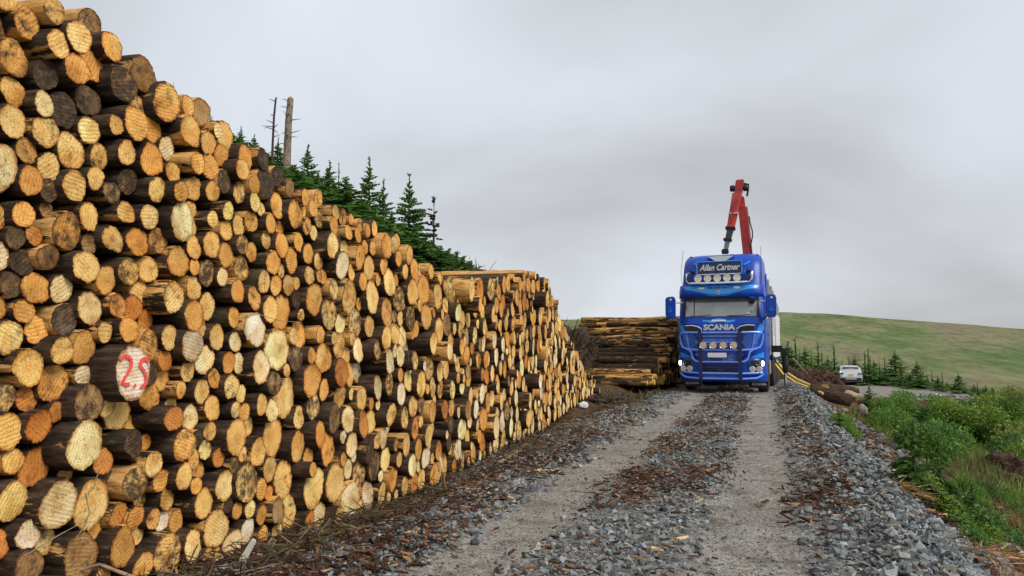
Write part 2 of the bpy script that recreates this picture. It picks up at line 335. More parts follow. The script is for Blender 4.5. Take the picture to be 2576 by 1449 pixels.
# ------------------------------------------------------------------ log materials
def cut_material():
    m, t, p, l = new_mat('sawn_wood_end')
    lc = N(t, 'ShaderNodeAttribute', attribute_name='lc'); co = N(t, 'ShaderNodeAttribute', attribute_name='col')
    def noise(sc, det=4.0, rough=0.6): n = N(t, 'ShaderNodeTexNoise', inp={'Scale': sc, 'Detail': det, 'Roughness': rough}); l(lc.outputs['Vector'], n.inputs['Vector']); return n
    def ramp(src, stops): r = N(t, 'ShaderNodeValToRGB'); l(src, r.inputs[0]); ramp_set(r, stops); return r
    def math_(op, a, b=None):
        n = N(t, 'ShaderNodeMath', operation=op)
        for i, q in enumerate((a, b)):
            if q is None: continue
            if isinstance(q, float): n.inputs[i].default_value = q
            else: l(q, n.inputs[i])
        return n.outputs[0]
    def mul(f, a, b, bt='MULTIPLY'):
        x = N(t, 'ShaderNodeMix', data_type='RGBA', blend_type=bt)
        if isinstance(f, float): x.inputs[0].default_value = f
        else: l(f, x.inputs[0])
        l(a, x.inputs[6]); l(b, x.inputs[7]) if not isinstance(b, tuple) else setattr(x.inputs[7], 'default_value', (*b, 1)); return x.outputs[2]
    sp = N(t, 'ShaderNodeSeparateXYZ'); l(lc.outputs['Vector'], sp.inputs[0])
    d = math_('SQRT', math_('ADD', math_('MULTIPLY', sp.outputs[0], sp.outputs[0]), math_('MULTIPLY', sp.outputs[1], sp.outputs[1])))
    nd = noise(9.0, 3.0)
    ring = math_('SINE', math_('ADD', math_('MULTIPLY', d, 430.0), math_('MULTIPLY', nd.outputs['Fac'], 16.0)))
    rr = ramp(math_('MULTIPLY_ADD', ring, 0.5), [(0.0, (0.86, 0.80, 0.72)), (0.6, (1, 1, 1)), (1.0, (1.06, 1.06, 1.06))])
    rr.inputs[0].links[0].from_node.inputs[2].default_value = 0.5
    # saw marks in a direction of each log's own
    ang = math_('MULTIPLY', sp.outputs[2], 7.31)
    saw = math_('ADD', math_('MULTIPLY', sp.outputs[0], math_('COSINE', ang)), math_('MULTIPLY', sp.outputs[1], math_('SINE', ang)))
    sawn = math_('SINE', math_('ADD', math_('MULTIPLY', saw, 300.0), math_('MULTIPLY', nd.outputs['Fac'], 11.0)))
    sr = ramp(math_('MULTIPLY_ADD', sawn, 0.5), [(0.0, (0.66, 0.56, 0.44)), (0.30, (1, 1, 1)), (1, (1.03, 1.03, 1.03))]); sr.inputs[0].links[0].from_node.inputs[2].default_value = 0.5
    sm = noise(3.2, 2.0); smr = ramp(sm.outputs['Fac'], [(0.48, (0, 0, 0)), (0.64, (0.5, 0.5, 0.5))])
    c = mul(0.85, co.outputs['Color'], rr.outputs[0]); c = mul(smr.outputs[0], c, sr.outputs[0])
    big = noise(5.5, 4.0, 0.55); bigr = ramp(big.outputs['Fac'], [(0.32, (0.62, 0.50, 0.36)), (0.48, (1, 1, 1)), (0.64, (1.16, 1.2, 1.3))]); c = mul(0.9, c, bigr.outputs[0])
    speck2 = noise(28.0, 5.0, 0.7); speck = noise(70.0, 5.0, 0.7); spr = ramp(speck.outputs['Fac'], [(0.30, (0.26, 0.15, 0.08)), (0.47, (1, 1, 1)), (0.7, (1.12, 1.12, 1.1))]); c = mul(0.8, c, spr.outputs[0])
    # heart and sapwood bands, stained rim, two-tone resin patches
    rn = N(t, 'ShaderNodeAttribute', attribute_name='rn'); edge = math_('ADD', rn.outputs['Fac'], math_('MULTIPLY', math_('SUBTRACT', speck2.outputs['Fac'], 0.5), 0.55))
    er = ramp(edge, [(0.0, (0.90, 0.80, 0.68)), (0.45, (1, 1, 1)), (0.80, (1, 1, 1)), (0.95, (0.66, 0.47, 0.30)), (1.10, (0.26, 0.16, 0.10))]); c = mul(0.95, c, er.outputs[0])
    ang2 = math_('MULTIPLY', sp.outputs[2], 3.77); half = math_('ADD', math_('MULTIPLY', sp.outputs[0], math_('COSINE', ang2)), math_('MULTIPLY', sp.outputs[1], math_('SINE', ang2)))
    gate = math_('GREATER_THAN', math_('SINE', math_('MULTIPLY', sp.outputs[2], 17.3)), 0.35)
    hm = ramp(math_('ADD', math_('MULTIPLY', half, 9.0), math_('MULTIPLY', nd.outputs['Fac'], 1.2)), [(0.60, (0, 0, 0)), (0.68, (1, 1, 1))])
    c = mul(math_('MULTIPLY', hm.outputs[0], gate), c, (1.05, 1.20, 1.42))
    dirt = N(t, 'ShaderNodeAttribute', attribute_name='dirt'); dn = noise(16.0, 6.0, 0.7)
    dm = ramp(math_('ADD', dirt.outputs['Fac'], math_('MULTIPLY', dn.outputs['Fac'], 1.0)), [(0.82, (0, 0, 0)), (1.02, (0.93, 0.93, 0.93))])
    dcol = ramp(speck2.outputs['Fac'], [(0.35, (0.016, 0.011, 0.008)), (0.52, (0.055, 0.034, 0.020)), (0.66, (0.16, 0.095, 0.045))]); c = mul(dm.outputs[0], c, dcol.outputs[0], 'MIX')
    l(c, p.inputs['Base Color']); p.inputs['Roughness'].default_value = 0.75; p.inputs['Specular IOR Level'].default_value = 0.25
    h = math_('ADD', math_('MULTIPLY', sawn, 0.25), math_('MULTIPLY', speck.outputs['Fac'], 1.2))
    bp = N(t, 'ShaderNodeBump', inp={'Strength': 0.55, 'Distance': 0.006}); l(h, bp.inputs['Height']); l(bp.outputs[0], p.inputs['Normal'])
    return m
def bark_material():
    m, t, p, l = new_mat('spruce_bark')
    lc = N(t, 'ShaderNodeAttribute', attribute_name='lc'); co = N(t, 'ShaderNodeAttribute', attribute_name='col')
    mp = N(t, 'ShaderNodeMapping', inp={'Scale': (0.22, 1.0, 1.0)}); l(lc.outputs['Vector'], mp.inputs[0])
    def noise(sc, det=6.0, rough=0.65, v=None): n = N(t, 'ShaderNodeTexNoise', inp={'Scale': sc, 'Detail': det, 'Roughness': rough}); l(v or mp.outputs[0], n.inputs['Vector']); return n
    def ramp(src, stops): r = N(t, 'ShaderNodeValToRGB'); l(src, r.inputs[0]); ramp_set(r, stops); return r
    nb = noise(26.0); bark = ramp(nb.outputs['Fac'], [(0.28, (0.012, 0.008, 0.006)), (0.45, (0.034, 0.021, 0.014)), (0.60, (0.080, 0.050, 0.031)), (0.75, (0.16, 0.108, 0.068))])
    nm = noise(4.0, 3.0, 0.5, lc.outputs['Vector']); moss = ramp(nm.outputs['Fac'], [(0.58, (0, 0, 0)), (0.72, (0.6, 0.6, 0.6))])
    mx = N(t, 'ShaderNodeMix', data_type='RGBA'); l(moss.outputs[0], mx.inputs[0]); l(bark.outputs[0], mx.inputs[6]); mx.inputs[7].default_value = (0.055, 0.062, 0.024, 1)
    nw = noise(34.0, 4.0); wood = ramp(nw.outputs['Fac'], [(0.3, (0.30, 0.125, 0.030)), (0.5, (0.58, 0.31, 0.090)), (0.75, (0.74, 0.50, 0.22))])
    pe = noise(6.5, 5.0, 0.7); ad = N(t, 'ShaderNodeMath', operation='ADD'); l(pe.outputs['Fac'], ad.inputs[0]); l(co.outputs['Fac'], ad.inputs[1])
    pr = ramp(ad.outputs[0], [(0.68, (0, 0, 0)), (0.72, (1, 1, 1))])
    m2 = N(t, 'ShaderNodeMix', data_type='RGBA'); l(pr.outputs[0], m2.inputs[0]); l(mx.outputs[2], m2.inputs[6]); l(wood.outputs[0], m2.inputs[7])
    l(m2.outputs[2], p.inputs['Base Color']); p.inputs['Roughness'].default_value = 0.9; p.inputs['Specular IOR Level'].default_value = 0.2
    hh = N(t, 'ShaderNodeMath', operation='MULTIPLY_ADD', inp={1: -0.6}); l(pr.outputs[0], hh.inputs[0]); l(nb.outputs['Fac'], hh.inputs[2])
    bp = N(t, 'ShaderNodeBump', inp={'Strength': 0.9, 'Distance': 0.02}); l(hh.outputs[0], bp.inputs['Height']); l(bp.outputs[0], p.inputs['Normal'])
    return m
M_CUT, M_BARK = cut_material(), bark_material()
# a: deep orange, o: orange, g: golden, p: pale, w: whitish, d: dirty brown, k: blackened
WOOD = {'a': (0.62, 0.24, 0.050), 'o': (0.77, 0.385, 0.095), 'g': (0.87, 0.53, 0.17), 'p': (0.91, 0.67, 0.32), 'w': (0.84, 0.66, 0.42), 'd': (0.42, 0.24, 0.09), 'k': (0.20, 0.12, 0.06)}
DIRT = {'a': 0.20, 'o': 0.24, 'g': 0.26, 'p': 0.14, 'w': 0.20, 'd': 0.42, 'k': 0.52}

def log_geom(r, length, typ, seg, rng, peel, cut_tilt=0.05, taper=0.10):
    th = np.linspace(0, 2 * np.pi, seg, endpoint=False); a = rng.random(6) * 6.28
    out = 1 + 0.045 * np.cos(2 * th + a[0]) + 0.03 * np.cos(3 * th + a[1]) + 0.02 * np.cos(5 * th + a[2]) + (0.024 if seg > 20 else 0.014) * rng.standard_normal(seg)
    if rng.random() < 0.22:                       # a torn or flattened side
        k = np.cos(th - a[3]); out = out - 0.16 * np.clip(k - 0.55, 0, 1) / 0.45
    tx, tz = rng.normal(0, cut_tilt, 2); seed = float(rng.random() * 40)
    ca, sa = np.cos(th), np.sin(th)
    def ring(rad, dx, wob=0.0):
        q = rad * (out + wob * rng.standard_normal(seg)); return np.stack([np.full(seg, dx) + tx * q * ca * (dx > -0.05) + tz * q * sa * (dx > -0.05), q * ca, q * sa], 1)
    # bark: lip, outer edge, then along the stem
    rows = [(0.952 * r, -0.002, 0), (r, -0.012, 0.006), (r * 1.0, -0.10, 0.006), (r * (1 - taper * 0.3), -length * 0.35, 0.006), (r * (1 - taper * 0.7), -length * 0.7, 0.006), (r * (1 - taper), -length, 0)]
    bv = np.concatenate([ring(*q) for q in rows]); m = len(rows); bf = []
    for i in range(m - 1):
        k = np.arange(seg); bf.append(np.stack([i * seg + k, i * seg + (k + 1) % seg, (i + 1) * seg + (k + 1) % seg, (i + 1) * seg + k], 1))
    bf = np.concatenate(bf)
    blc = np.stack([-bv[:, 0] + seed, bv[:, 1] + seed * 1.7, bv[:, 2]], 1)
    # cut face: centre, mid ring, rim, all on the sawn plane
    fr = [ring(0.45 * r, 0.0), ring(0.957 * r, 0.0)]
    fv = np.concatenate([[[0, 0, 0]], *fr]); ff = [(0, 1 + k, 1 + (k + 1) % seg) for k in range(seg)]
    fq = [(1 + k, 1 + seg + k, 1 + seg + (k + 1) % seg, 1 + (k + 1) % seg) for k in range(seg)]
    fv[1:, 0] += rng.normal(0, 0.0008, 2 * seg)
    off = rng.normal(0, 0.12, 2) * r; rn = np.r_[0.0, np.full(seg, .47), np.ones(seg)]
    flc = np.stack([fv[:, 1] - off[0], fv[:, 2] - off[1], np.full(len(fv), seed)], 1)
    c = np.array(WOOD[typ]) * (1 + 0.10 * rng.standard_normal()) * (1 + np.array([0.0, 0.04, 0.10]) * rng.standard_normal())
    return dict(bv=bv, bf=bf, blc=blc, bend=tuple(range((m - 1) * seg, m * seg)), fv=fv, ff=ff, fq=fq, flc=flc, rn=rn, col=np.clip(c, 0.01, 0.9), dirt=DIRT[typ] + 0.10 * rng.standard_normal(), peel=peel)
def log_meshes(g):
    bf = [tuple(f) for f in g['bf']] + [g['bend']]
    b = bpy.data.meshes.new('log'); b.from_pydata(g['bv'].tolist(), [], bf); attr_vec(b, 'lc', g['blc']); attr_f(b, 'col', np.full(len(g['bv']), g['peel']))
    f = bpy.data.meshes.new('cut_end'); f.from_pydata(g['fv'].tolist(), [], g['ff'] + g['fq']); attr_vec(f, 'lc', g['flc']); attr_col(f, 'col', np.tile(g['col'], (len(g['fv']), 1))); attr_f(f, 'dirt', np.full(len(g['fv']), g['dirt'])); attr_f(f, 'rn', g['rn'])
    return b, f
def add_log(g, loc, rot, label, group, cat='log'):
    b, f = log_meshes(g)
    o = link(b, 'log', M_BARK, smooth=True); o.location = loc; o.rotation_euler = rot
    c = link(f, 'cut_end', M_CUT, o, smooth=True); tag(o, label, cat, group); return o
class LogHeap:
    def __init__(s): s.b = []; s.f = []
    def add(s, g, loc, rot): s.b.append((g, Matrix.Translation(loc) @ Euler(rot).to_matrix().to_4x4()))
    def build(s, name, label, cat):
        for part in ('b', 'f'):
            V, FF, SZ, LC, CC, DD, RN = [], [], [], [], [], [], []; n = 0
            for g, M in s.b:
                v = g['bv'] if part == 'b' else g['fv']; A = np.array(M)
                V.append(v @ A[:3, :3].T + A[:3, 3]); LC.append(g['blc'] if part == 'b' else g['flc'])
                if part == 'b':
                    FF.append((g['bf'] + n).ravel()); SZ += [4] * len(g['bf']); CC.append(np.full(len(v), g['peel']))
                else:
                    FF.append((np.array(g['ff']) + n).ravel()); SZ += [3] * len(g['ff']); FF.append((np.array(g['fq']) + n).ravel()); SZ += [4] * len(g['fq'])
                    CC.append(np.tile(g['col'], (len(v), 1))); DD.append(np.full(len(v), g['dirt'])); RN.append(g['rn'])
                n += len(v)
            me = np_mesh(name if part == 'b' else 'cut_ends', np.concatenate(V), np.concatenate(FF), SZ); attr_vec(me, 'lc', np.concatenate(LC))
            if part == 'b':
                attr_f(me, 'col', np.concatenate(CC)); root = link(me, name, M_BARK, smooth=True); tag(root, label, cat, kind='stuff')
            else:
                attr_col(me, 'col', np.concatenate(CC)); attr_f(me, 'dirt', np.concatenate(DD)); attr_f(me, 'rn', np.concatenate(RN)); o = link(me, 'cut_ends', M_CUT, root); o['kind'] = 'stuff'
        return root

# ------------------------------------------------------------------ the tall roadside pile: ends measured on crops of the photo
Z2 = [(150,175,235,'o',0),(20,190,200,'d',-.1),(420,305,220,'g',.1),(565,265,230,'g',.1),(660,190,200,'d',-.12),(785,320,210,'o',0),(95,415,270,'o',.05),(335,540,230,'k',0),(560,500,240,'o',.08),(690,480,240,'o',-.1),(860,580,270,'d',0),(1030,535,260,'d',-.05),(90,660,225,'o',0),(455,790,260,'k',0),(630,720,230,'k',-.1),(1190,750,285,'o',0),(90,870,240,'g',.05),(325,950,235,'g',.05),(640,935,210,'g',0),(980,885,245,'o',.1),(1095,905,200,'o',-.1),(1385,955,245,'o',0),(1440,800,200,'d',-.12),(1480,1020,190,'o',-.02),(1615,985,230,'g',-.15),(195,1075,200,'o',0),(500,1080,270,'g',0),(710,1130,190,'g',0),(910,1095,190,'g',.1),(1085,1145,250,'o',.05),(1195,1065,185,'p',-.1),(40,1220,360,'p',.05),(1240,1235,160,'o',0),(1420,1170,170,'o',.1),(1510,1200,195,'o',0),(1585,1110,170,'o',-.05),(210,1290,215,'o',.05),(350,1200,205,'g',0),(515,1335,225,'g',.05),(690,1275,180,'g',0),(915,1300,190,'d',0),(1385,1350,185,'g',0),(1605,1295,175,'g',0),(1770,1135,190,'o',-.05),(1740,1215,160,'o',.1),(1125,1360,190,'g',.1),(345,1385,180,'d',0),(800,1375,170,'d',0),(1525,1370,160,'o',.05),(1715,1380,165,'g',0),(1830,1330,150,'o',.05),(1895,1235,170,'k',0)]
Z3 = [(20,110,210,'o',0),(140,100,220,'o',.05),(355,10,140,'d',-.05),(520,220,300,'o',.05),(695,110,225,'g',0),(985,85,185,'g',.05),(1170,115,195,'g',.05),(1420,155,325,'p',.1),(1665,135,150,'g',.1),(1775,215,170,'g',0),(1785,70,160,'g',.05),(1910,165,175,'g',0),(2020,55,120,'g',0),(700,325,180,'d',-.05),(880,295,235,'g',0),(1078,310,240,'o',0),(1245,290,210,'o',0),(1395,465,250,'o',.05),(1650,325,230,'g',.05),(1770,415,205,'o',0),(1895,320,165,'g',.05),(1965,390,165,'o',-.05),(20,430,230,'w',0),(140,460,220,'k',0),(370,430,210,'d',.05),(660,530,275,'g',.1),(1010,545,230,'g',.05),(1160,530,215,'g',-.05),(1615,555,215,'g',0),(1885,515,200,'g',0),(85,645,210,'d',0),(290,680,265,'o',0),(480,660,230,'p',0),(1090,715,190,'g',-.1),(1350,740,270,'g',.1),(1515,670,200,'o',0),(1860,695,205,'o',.05),(2060,630,190,'g',.05),(1995,740,200,'o',.05),(205,865,215,'o',0),(290,985,235,'o',-.05),(510,915,265,'k',0),(690,835,280,'p',0),(1040,820,210,'a',0),(1010,995,210,'o',.1),(1145,950,200,'a',-.1),(1620,815,230,'g',-.1),(1520,900,250,'o',.1),(1830,900,175,'o',0),(70,1055,285,'g',0),(485,1155,230,'g',.1),(650,1140,265,'o',0),(1320,1075,205,'g',.05),(1695,1055,210,'g',0),(1850,1085,170,'p',0),(1985,1010,300,'w',.05),(1300,1260,190,'a',0),(1505,1180,280,'w',.1),(1060,1335,415,'R',.25),(220,1300,310,'g',.05),(650,1360,170,'w',0),(1425,1380,200,'g',0),(1790,1255,175,'a',0),(1870,1260,175,'p',-.05),(2040,1290,260,'p',.05),(1680,1380,170,'o',0),(1240,1400,200,'o',-.1)]
Z4 = [(640,205,290,'d',.1),(35,170,200,'g',0),(1245,325,200,'a',.15),(1365,310,200,'p',-.05),(1120,110,220,'o',-.05),(1220,150,140,'g',-.15),(1305,60,130,'o',0),(1450,130,180,'g',0),(1520,240,200,'g',0),(1660,90,190,'g',.05),(1725,140,150,'g',-.05),(1690,255,125,'g',.05),(1875,220,160,'g',.05),(60,415,280,'g',.05),(280,375,245,'a',.05),(940,355,140,'o',-.2),(680,420,150,'g',-.1),(555,555,370,'p',.15),(955,505,205,'d',.1),(1040,490,130,'o',-.1),(1325,510,250,'o',.1),(1505,410,150,'g',0),(1695,455,280,'g',.05),(1770,370,160,'g',-.1),(1470,545,155,'g',0),(1570,595,160,'a',0),(1850,570,220,'g',0),(735,625,200,'a',.05),(280,675,300,'a',-.05),(135,640,190,'g',0),(1100,650,190,'g',.1),(975,780,255,'g',.1),(1320,735,200,'g',.1),(1415,690,160,'o',-.05),(1625,800,235,'p',.05),(1755,795,310,'g',.05),(1875,825,165,'o',0),(90,915,300,'g',0),(385,930,350,'p',.1),(635,935,365,'g',.05),(845,1010,180,'a',.05),(1000,915,150,'g',-.1),(1215,890,110,'g',-.15),(1460,930,235,'g',.05),(1090,1050,155,'o',.05),(1160,1050,165,'w',-.05),(1705,955,145,'o',0),(1875,1010,150,'o',0),(45,1200,230,'a',0),(195,1130,230,'w',.05),(985,1140,150,'g',-.05),(905,1265,300,'o',.1),(1200,1295,300,'g',.1),(1385,1230,240,'g',.05),(1550,1110,290,'g',.05),(1770,1130,190,'w',0),(1885,1160,150,'o',0),(580,1310,350,'d',.1),(210,1380,260,'d',.1),(1010,1360,220,'o',.15),(740,1450,150,'o',0)]
Z5 = [(415,600,210,'k',0),(505,620,140,'k',-.05),(580,690,130,'d',0),(485,780,180,'o',0),(670,755,120,'o',.1),(770,755,120,'o',-.1),(735,820,125,'o',0),(375,810,130,'g',.05),(600,880,200,'o',.05),(775,895,130,'o',-.05),(930,885,125,'o',-.05),(870,930,125,'o',.05),(695,940,120,'o',0),(445,920,140,'o',.05),(285,915,155,'o',0),(530,930,125,'o',-.05),(520,1065,170,'o',.05),(425,1015,120,'g',0),(640,1045,140,'o',0),(1140,955,110,'o',-.05),(1095,970,100,'o',0),(1030,1000,110,'o',.05),(970,990,110,'o',.05),(1290,1040,105,'o',-.1),(480,1160,170,'o',.05),(865,1070,185,'g',.1),(945,1090,140,'g',-.05),(925,1200,205,'w',.1),(1075,1080,110,'o',0),(1130,1085,110,'o',0),(1035,1140,170,'o',.05),(700,1120,150,'o',0),(1300,1150,125,'o',0),(1200,1205,120,'o',.05),(990,1240,120,'o',0),(1405,1225,150,'o',0),(1345,1240,110,'g',.05),(1515,1240,110,'o',0),(1065,1310,140,'o',.05),(1580,1285,90,'o',0),(710,1265,130,'g',.05),(800,1275,110,'o',0),(570,1330,150,'o',0)]
FACE_X = -3.45
def face_x(y): return FACE_X - 0.55 * float(sstep(10, 18, y))
TOP_Y = [0.2, 2.3, 2.7, 3.05, 3.45, 3.9, 4.35, 5.2, 6.1, 6.7, 7.0, 7.7, 9.0, 10.0, 11.0, 12.2, 13.0, 14.2, 15.6, 17.2, 18.0]
TOP_Z = [3.15, 3.12, 3.18, 3.20, 3.06, 2.98, 2.80, 2.62, 2.55, 2.48, 2.30, 2.20, 2.28, 2.42, 2.58, 2.55, 2.30, 1.72, 1.25, 0.75, 0.55]
FLY, FLZ = [0, 3.6, 5.6, 7.6, 9.6, 12, 15, 18], [0.0, 0.0, -.10, -.12, -.03, 0.0, 0.12, 0.25]
def floor_z(y): return float(np.interp(y, FLY, FLZ))
circles = []          # y, z, r, type, protrusion
for lst, k, oy in ((Z2, .351, 0), (Z3, .3217, 508.6), (Z4, .351, 940.8), (Z5, None, 0)):
    for cx, cy, h, ty, pr in lst:
        pr = pr * .6
        if k: px, py, hp = cx * k, oy + cy * k, h * k
        else: px, py, hp = 508.6 + cx * .3803, 211.9 + cy * .3803, h * .3803
        c = at_x(px, py, FACE_X + pr); r = (at_x(px, py - hp / 2, FACE_X + pr)[2] - at_x(px, py + hp / 2, FACE_X + pr)[2]) / 2
        circles.append([c[1], c[2], r, ty, pr])
# relax overlaps between measured ends
for _ in range(30):
    for i in range(len(circles)):
        for j in range(i):
            a, b = circles[i], circles[j]; dy, dz = b[0] - a[0], b[1] - a[1]; d = math.hypot(dy, dz); ov = (a[2] + b[2]) * 0.88 - d
            if ov > 0 and d > 1e-6:
                s = 0.25 * ov / d; a[0] -= dy * s; a[1] -= dz * s; b[0] += dy * s; b[1] += dz * s
                if ov > 0.05: a[2] *= 0.999; b[2] *= 0.999
_rc = [c for c in circles if c[3] == 'R'][0]; _rc[2] = 0.152; _rc[4] = 0.14
for c in circles:
    if c[1] - c[2] < floor_z(c[0]): c[1] = floor_z(c[0]) + c[2]
# fill the rest of the face: touching circles found on a distance grid
GS = 0.0125; gy = np.arange(0.2, 18.2, GS); gz = np.arange(-0.15, 3.4, GS); GYY, GZZ = np.meshgrid(gy, gz)
topg = np.interp(GYY, TOP_Y, TOP_Z) ; flg = np.interp(GYY, FLY, FLZ)
D = np.minimum(np.minimum(topg - GZZ, GZZ - flg), 0.4); D = np.minimum(D, np.minimum(GYY - 0.2, 18.1 - GYY))
def stamp(c):
    y, z, r = c[:3]; i0, i1 = np.searchsorted(gy, [y - r - 0.45, y + r + 0.45]); j0, j1 = np.searchsorted(gz, [z - r - 0.45, z + r + 0.45])
    s = (slice(j0, j1), slice(i0, i1)); D[s] = np.minimum(D[s], np.hypot(GYY[s] - y, GZZ[s] - z) - r * 0.90)
for c in circles: stamp(c)
def rand_type(y, z, rng):
    q = rng.random()
    if y > 5.5 and z < 1.5:
        return 'p' if q < .28 else 'w' if q < .38 else 'g' if q < .72 else 'o' if q < .90 else 'a' if q < .96 else 'd'
    return 'o' if q < .40 else 'g' if q < .78 else 'a' if q < .84 else 'p' if q < .91 else 'd' if q < .97 else 'k'
for target in np.concatenate([np.full(60, .165), np.full(150, .14), np.full(260, .12), np.full(380, .10), np.full(330, .085), np.full(330, .07), np.full(260, .058)]):
    r = target * RNG.uniform(.94, 1.06); ok = np.flatnonzero((D >= r * .92).ravel())
    if len(ok) == 0: continue
    tight = ok[D.ravel()[ok] < r * .92 + 0.012]
    i = RNG.choice(tight if len(tight) else ok); y, z = GYY.ravel()[i], GZZ.ravel()[i]
    c = [y, z, r, rand_type(y, z, RNG), float(np.clip(RNG.normal(0, .032) + (RNG.random() < .10) * RNG.normal(0, .10), -.16, .16))]; circles.append(c); stamp(c)

HEAP = LogHeap()
def img_size(c):
    p = np.array([face_x(c[0]) + c[4], c[0], c[1]]) - EYE; d = p @ FW
    if d < 0.5: return 0
    u, v = CX + F_PX * (p @ RT) / d, CY - F_PX * (p @ UP) / d
    if u < -60 or v > 1490 or v < -60: return 0
    n = abs(p[0]) / np.linalg.norm(p); return (c[2] * F_PX / d) ** 2 * n
order = sorted(range(len(circles)), key=lambda i: -img_size(circles[i])); single = set(order[:258])
CNAME = {'a': 'deep orange', 'o': 'orange', 'g': 'golden', 'p': 'pale cream', 'w': 'whitish', 'd': 'dirty brown', 'k': 'blackened'}
REDLOG = None
for i, c in enumerate(circles):
    y, z, r, ty, pr = c; g_r = np.random.default_rng(1000 + i); near = i in single
    topmost = np.interp(y, TOP_Y, TOP_Z) - z - r < 0.12
    peel = float(g_r.normal(0.08, 0.10)) + (0.14 if topmost else 0)
    g = log_geom(r, 3.0 + 0.12 * g_r.standard_normal(), 'w' if ty == 'R' else ty, 44 if near else 16, g_r, -0.2 if ty == 'R' else peel, 0.05 if near else 0.03)
    if ty == 'R': g['dirt'] = 0.24; g['col'] = np.array((.84, .70, .54))
    loc = (face_x(y) + pr, y, z); rot = (0, float(g_r.normal(0, .006)), float(g_r.normal(0.11, .015)) - 0.07 * float(sstep(10, 18, y)))
    if near:
        size = 'thick' if r > .165 else 'mid-sized' if r > .115 else 'slim'
        ORD = ['base', 'second', 'third', 'fourth', 'fifth', 'sixth', 'seventh', 'eighth', 'ninth', 'tenth', 'eleventh', 'twelfth', 'thirteenth', 'fourteenth', 'fifteenth']
        place = 'on top' if topmost else ORD[int(min((z - floor_z(y)) / 0.225, 14))] + ' course' if z - r > .10 else 'base course'
        st = 'jutting ' if pr > .085 else 'recessed ' if pr < -.07 else ''
        zone = 'tallest stretch' if y < 4.6 else 'middle stretch' if y < 8 else 'low far stretch'
        if ty == 'R':
            lab, grp = 'thick dark log with 2.5 sprayed in red on its whitish end', None
        else:
            nb = max((q for q in circles if q is not c and math.hypot(q[0] - y, q[1] - z) < r + q[2] + .05), key=lambda q: q[2], default=None)
            nc = '' if nb is None else 'the red-marked' if nb[3] == 'R' else ('a thick ' if nb[2] > .165 else 'a mid-sized ' if nb[2] > .115 else 'a slim ') + CNAME[nb[3]]
            zone = 'tall stretch' if y < 4.6 else 'middle stretch' if y < 8 else 'low stretch'
            lab = f'{size} {st}{CNAME[ty]}-ended log' + (f' touching {nc} end' if nc else '') + f', {place}, {zone}'
            if len(lab.split()) <= 13: lab += ' of the pile'
            grp = 'log ends like ' + lab
        o = add_log(g, loc, rot, lab, grp)
        if ty == 'R': REDLOG = (o, r)
    else: HEAP.add(g, loc, rot)
print('logs', len(circles))
HEAP.build('log_pile', 'mass of smaller log ends packed through the long roadside pile', 'log pile')
# red sprayed figures "2.5" on the big pale end
M_RED = simple('red_spray_paint', (0.92, 0.075, 0.06), 0.6, var=0.15, scale=40)
def stroke(mb, pts, w, x0):
    """ribbon of sprayed paint on the cut face; pts are (along +y, z)"""
    P = [Vector((0, a, b)) for a, b in pts]
    sm = []
    for i in range(len(P) - 1):
        p0, p1, p2, p3 = P[max(i - 1, 0)], P[i], P[i + 1], P[min(i + 2, len(P) - 1)]
        for k in range(6):
            t = k / 6; sm.append(0.5 * ((2 * p1) + (p2 - p0) * t + (2 * p0 - 5 * p1 + 4 * p2 - p3) * t * t + (3 * p1 - p0 - 3 * p2 + p3) * t ** 3))
    sm.append(P[-1]); n = len(sm); V = []
    for i, p in enumerate(sm):
        d = (sm[min(i + 1, n - 1)] - sm[max(i - 1, 0)]).normalized(); nrm = Vector((0, -d.z, d.y)) * w * random.uniform(.42, .58)
        V += [p + nrm + Vector((x0, 0, 0)), p - nrm + Vector((x0, 0, 0))]
    b = len(mb.v); mb.add(V, [(2 * i, 2 * i + 1, 2 * i + 3, 2 * i + 2) for i in range(n - 1)])
_o, _r = REDLOG; _k = _r / 0.2; mb = MB()
for pts in ([(-.145, .095), (-.10, .125), (-.045, .10), (-.045, .05), (-.085, -.01), (-.125, -.06), (-.10, -.075), (-.06, -.08)], [(-.020, -.088), (-.010, -.092), (.002, -.088)],
            [(.135, .075), (.10, .10), (.055, .085), (.05, .05), (.085, .01), (.105, -.04), (.085, -.09), (.045, -.105)]):
    stroke(mb, [(a * _k * 1.05, b * _k) for a, b in pts], 0.026 * _k, 0.0)
_p = mb.build('painted_figures', M_RED, _o)
_g = log_geom(circles[[c[3] for c in circles].index('R')][2], 3.0, 'w', 30, np.random.default_rng(1), 0)
_f = [c for c in _o.children if c.name.startswith('cut_end')][0].data
_co = np.array([v.co for v in _f.vertices]); _A = np.c_[_co[:, 1], _co[:, 2], np.ones(len(_co))]; _s = np.linalg.lstsq(_A, _co[:, 0], rcond=None)[0]
for v in _p.data.vertices: v.co.x = _s[0] * v.co.y + _s[1] * v.co.z + _s[2] + 0.012
_p['label'] = 'red sprayed figures 2.5'

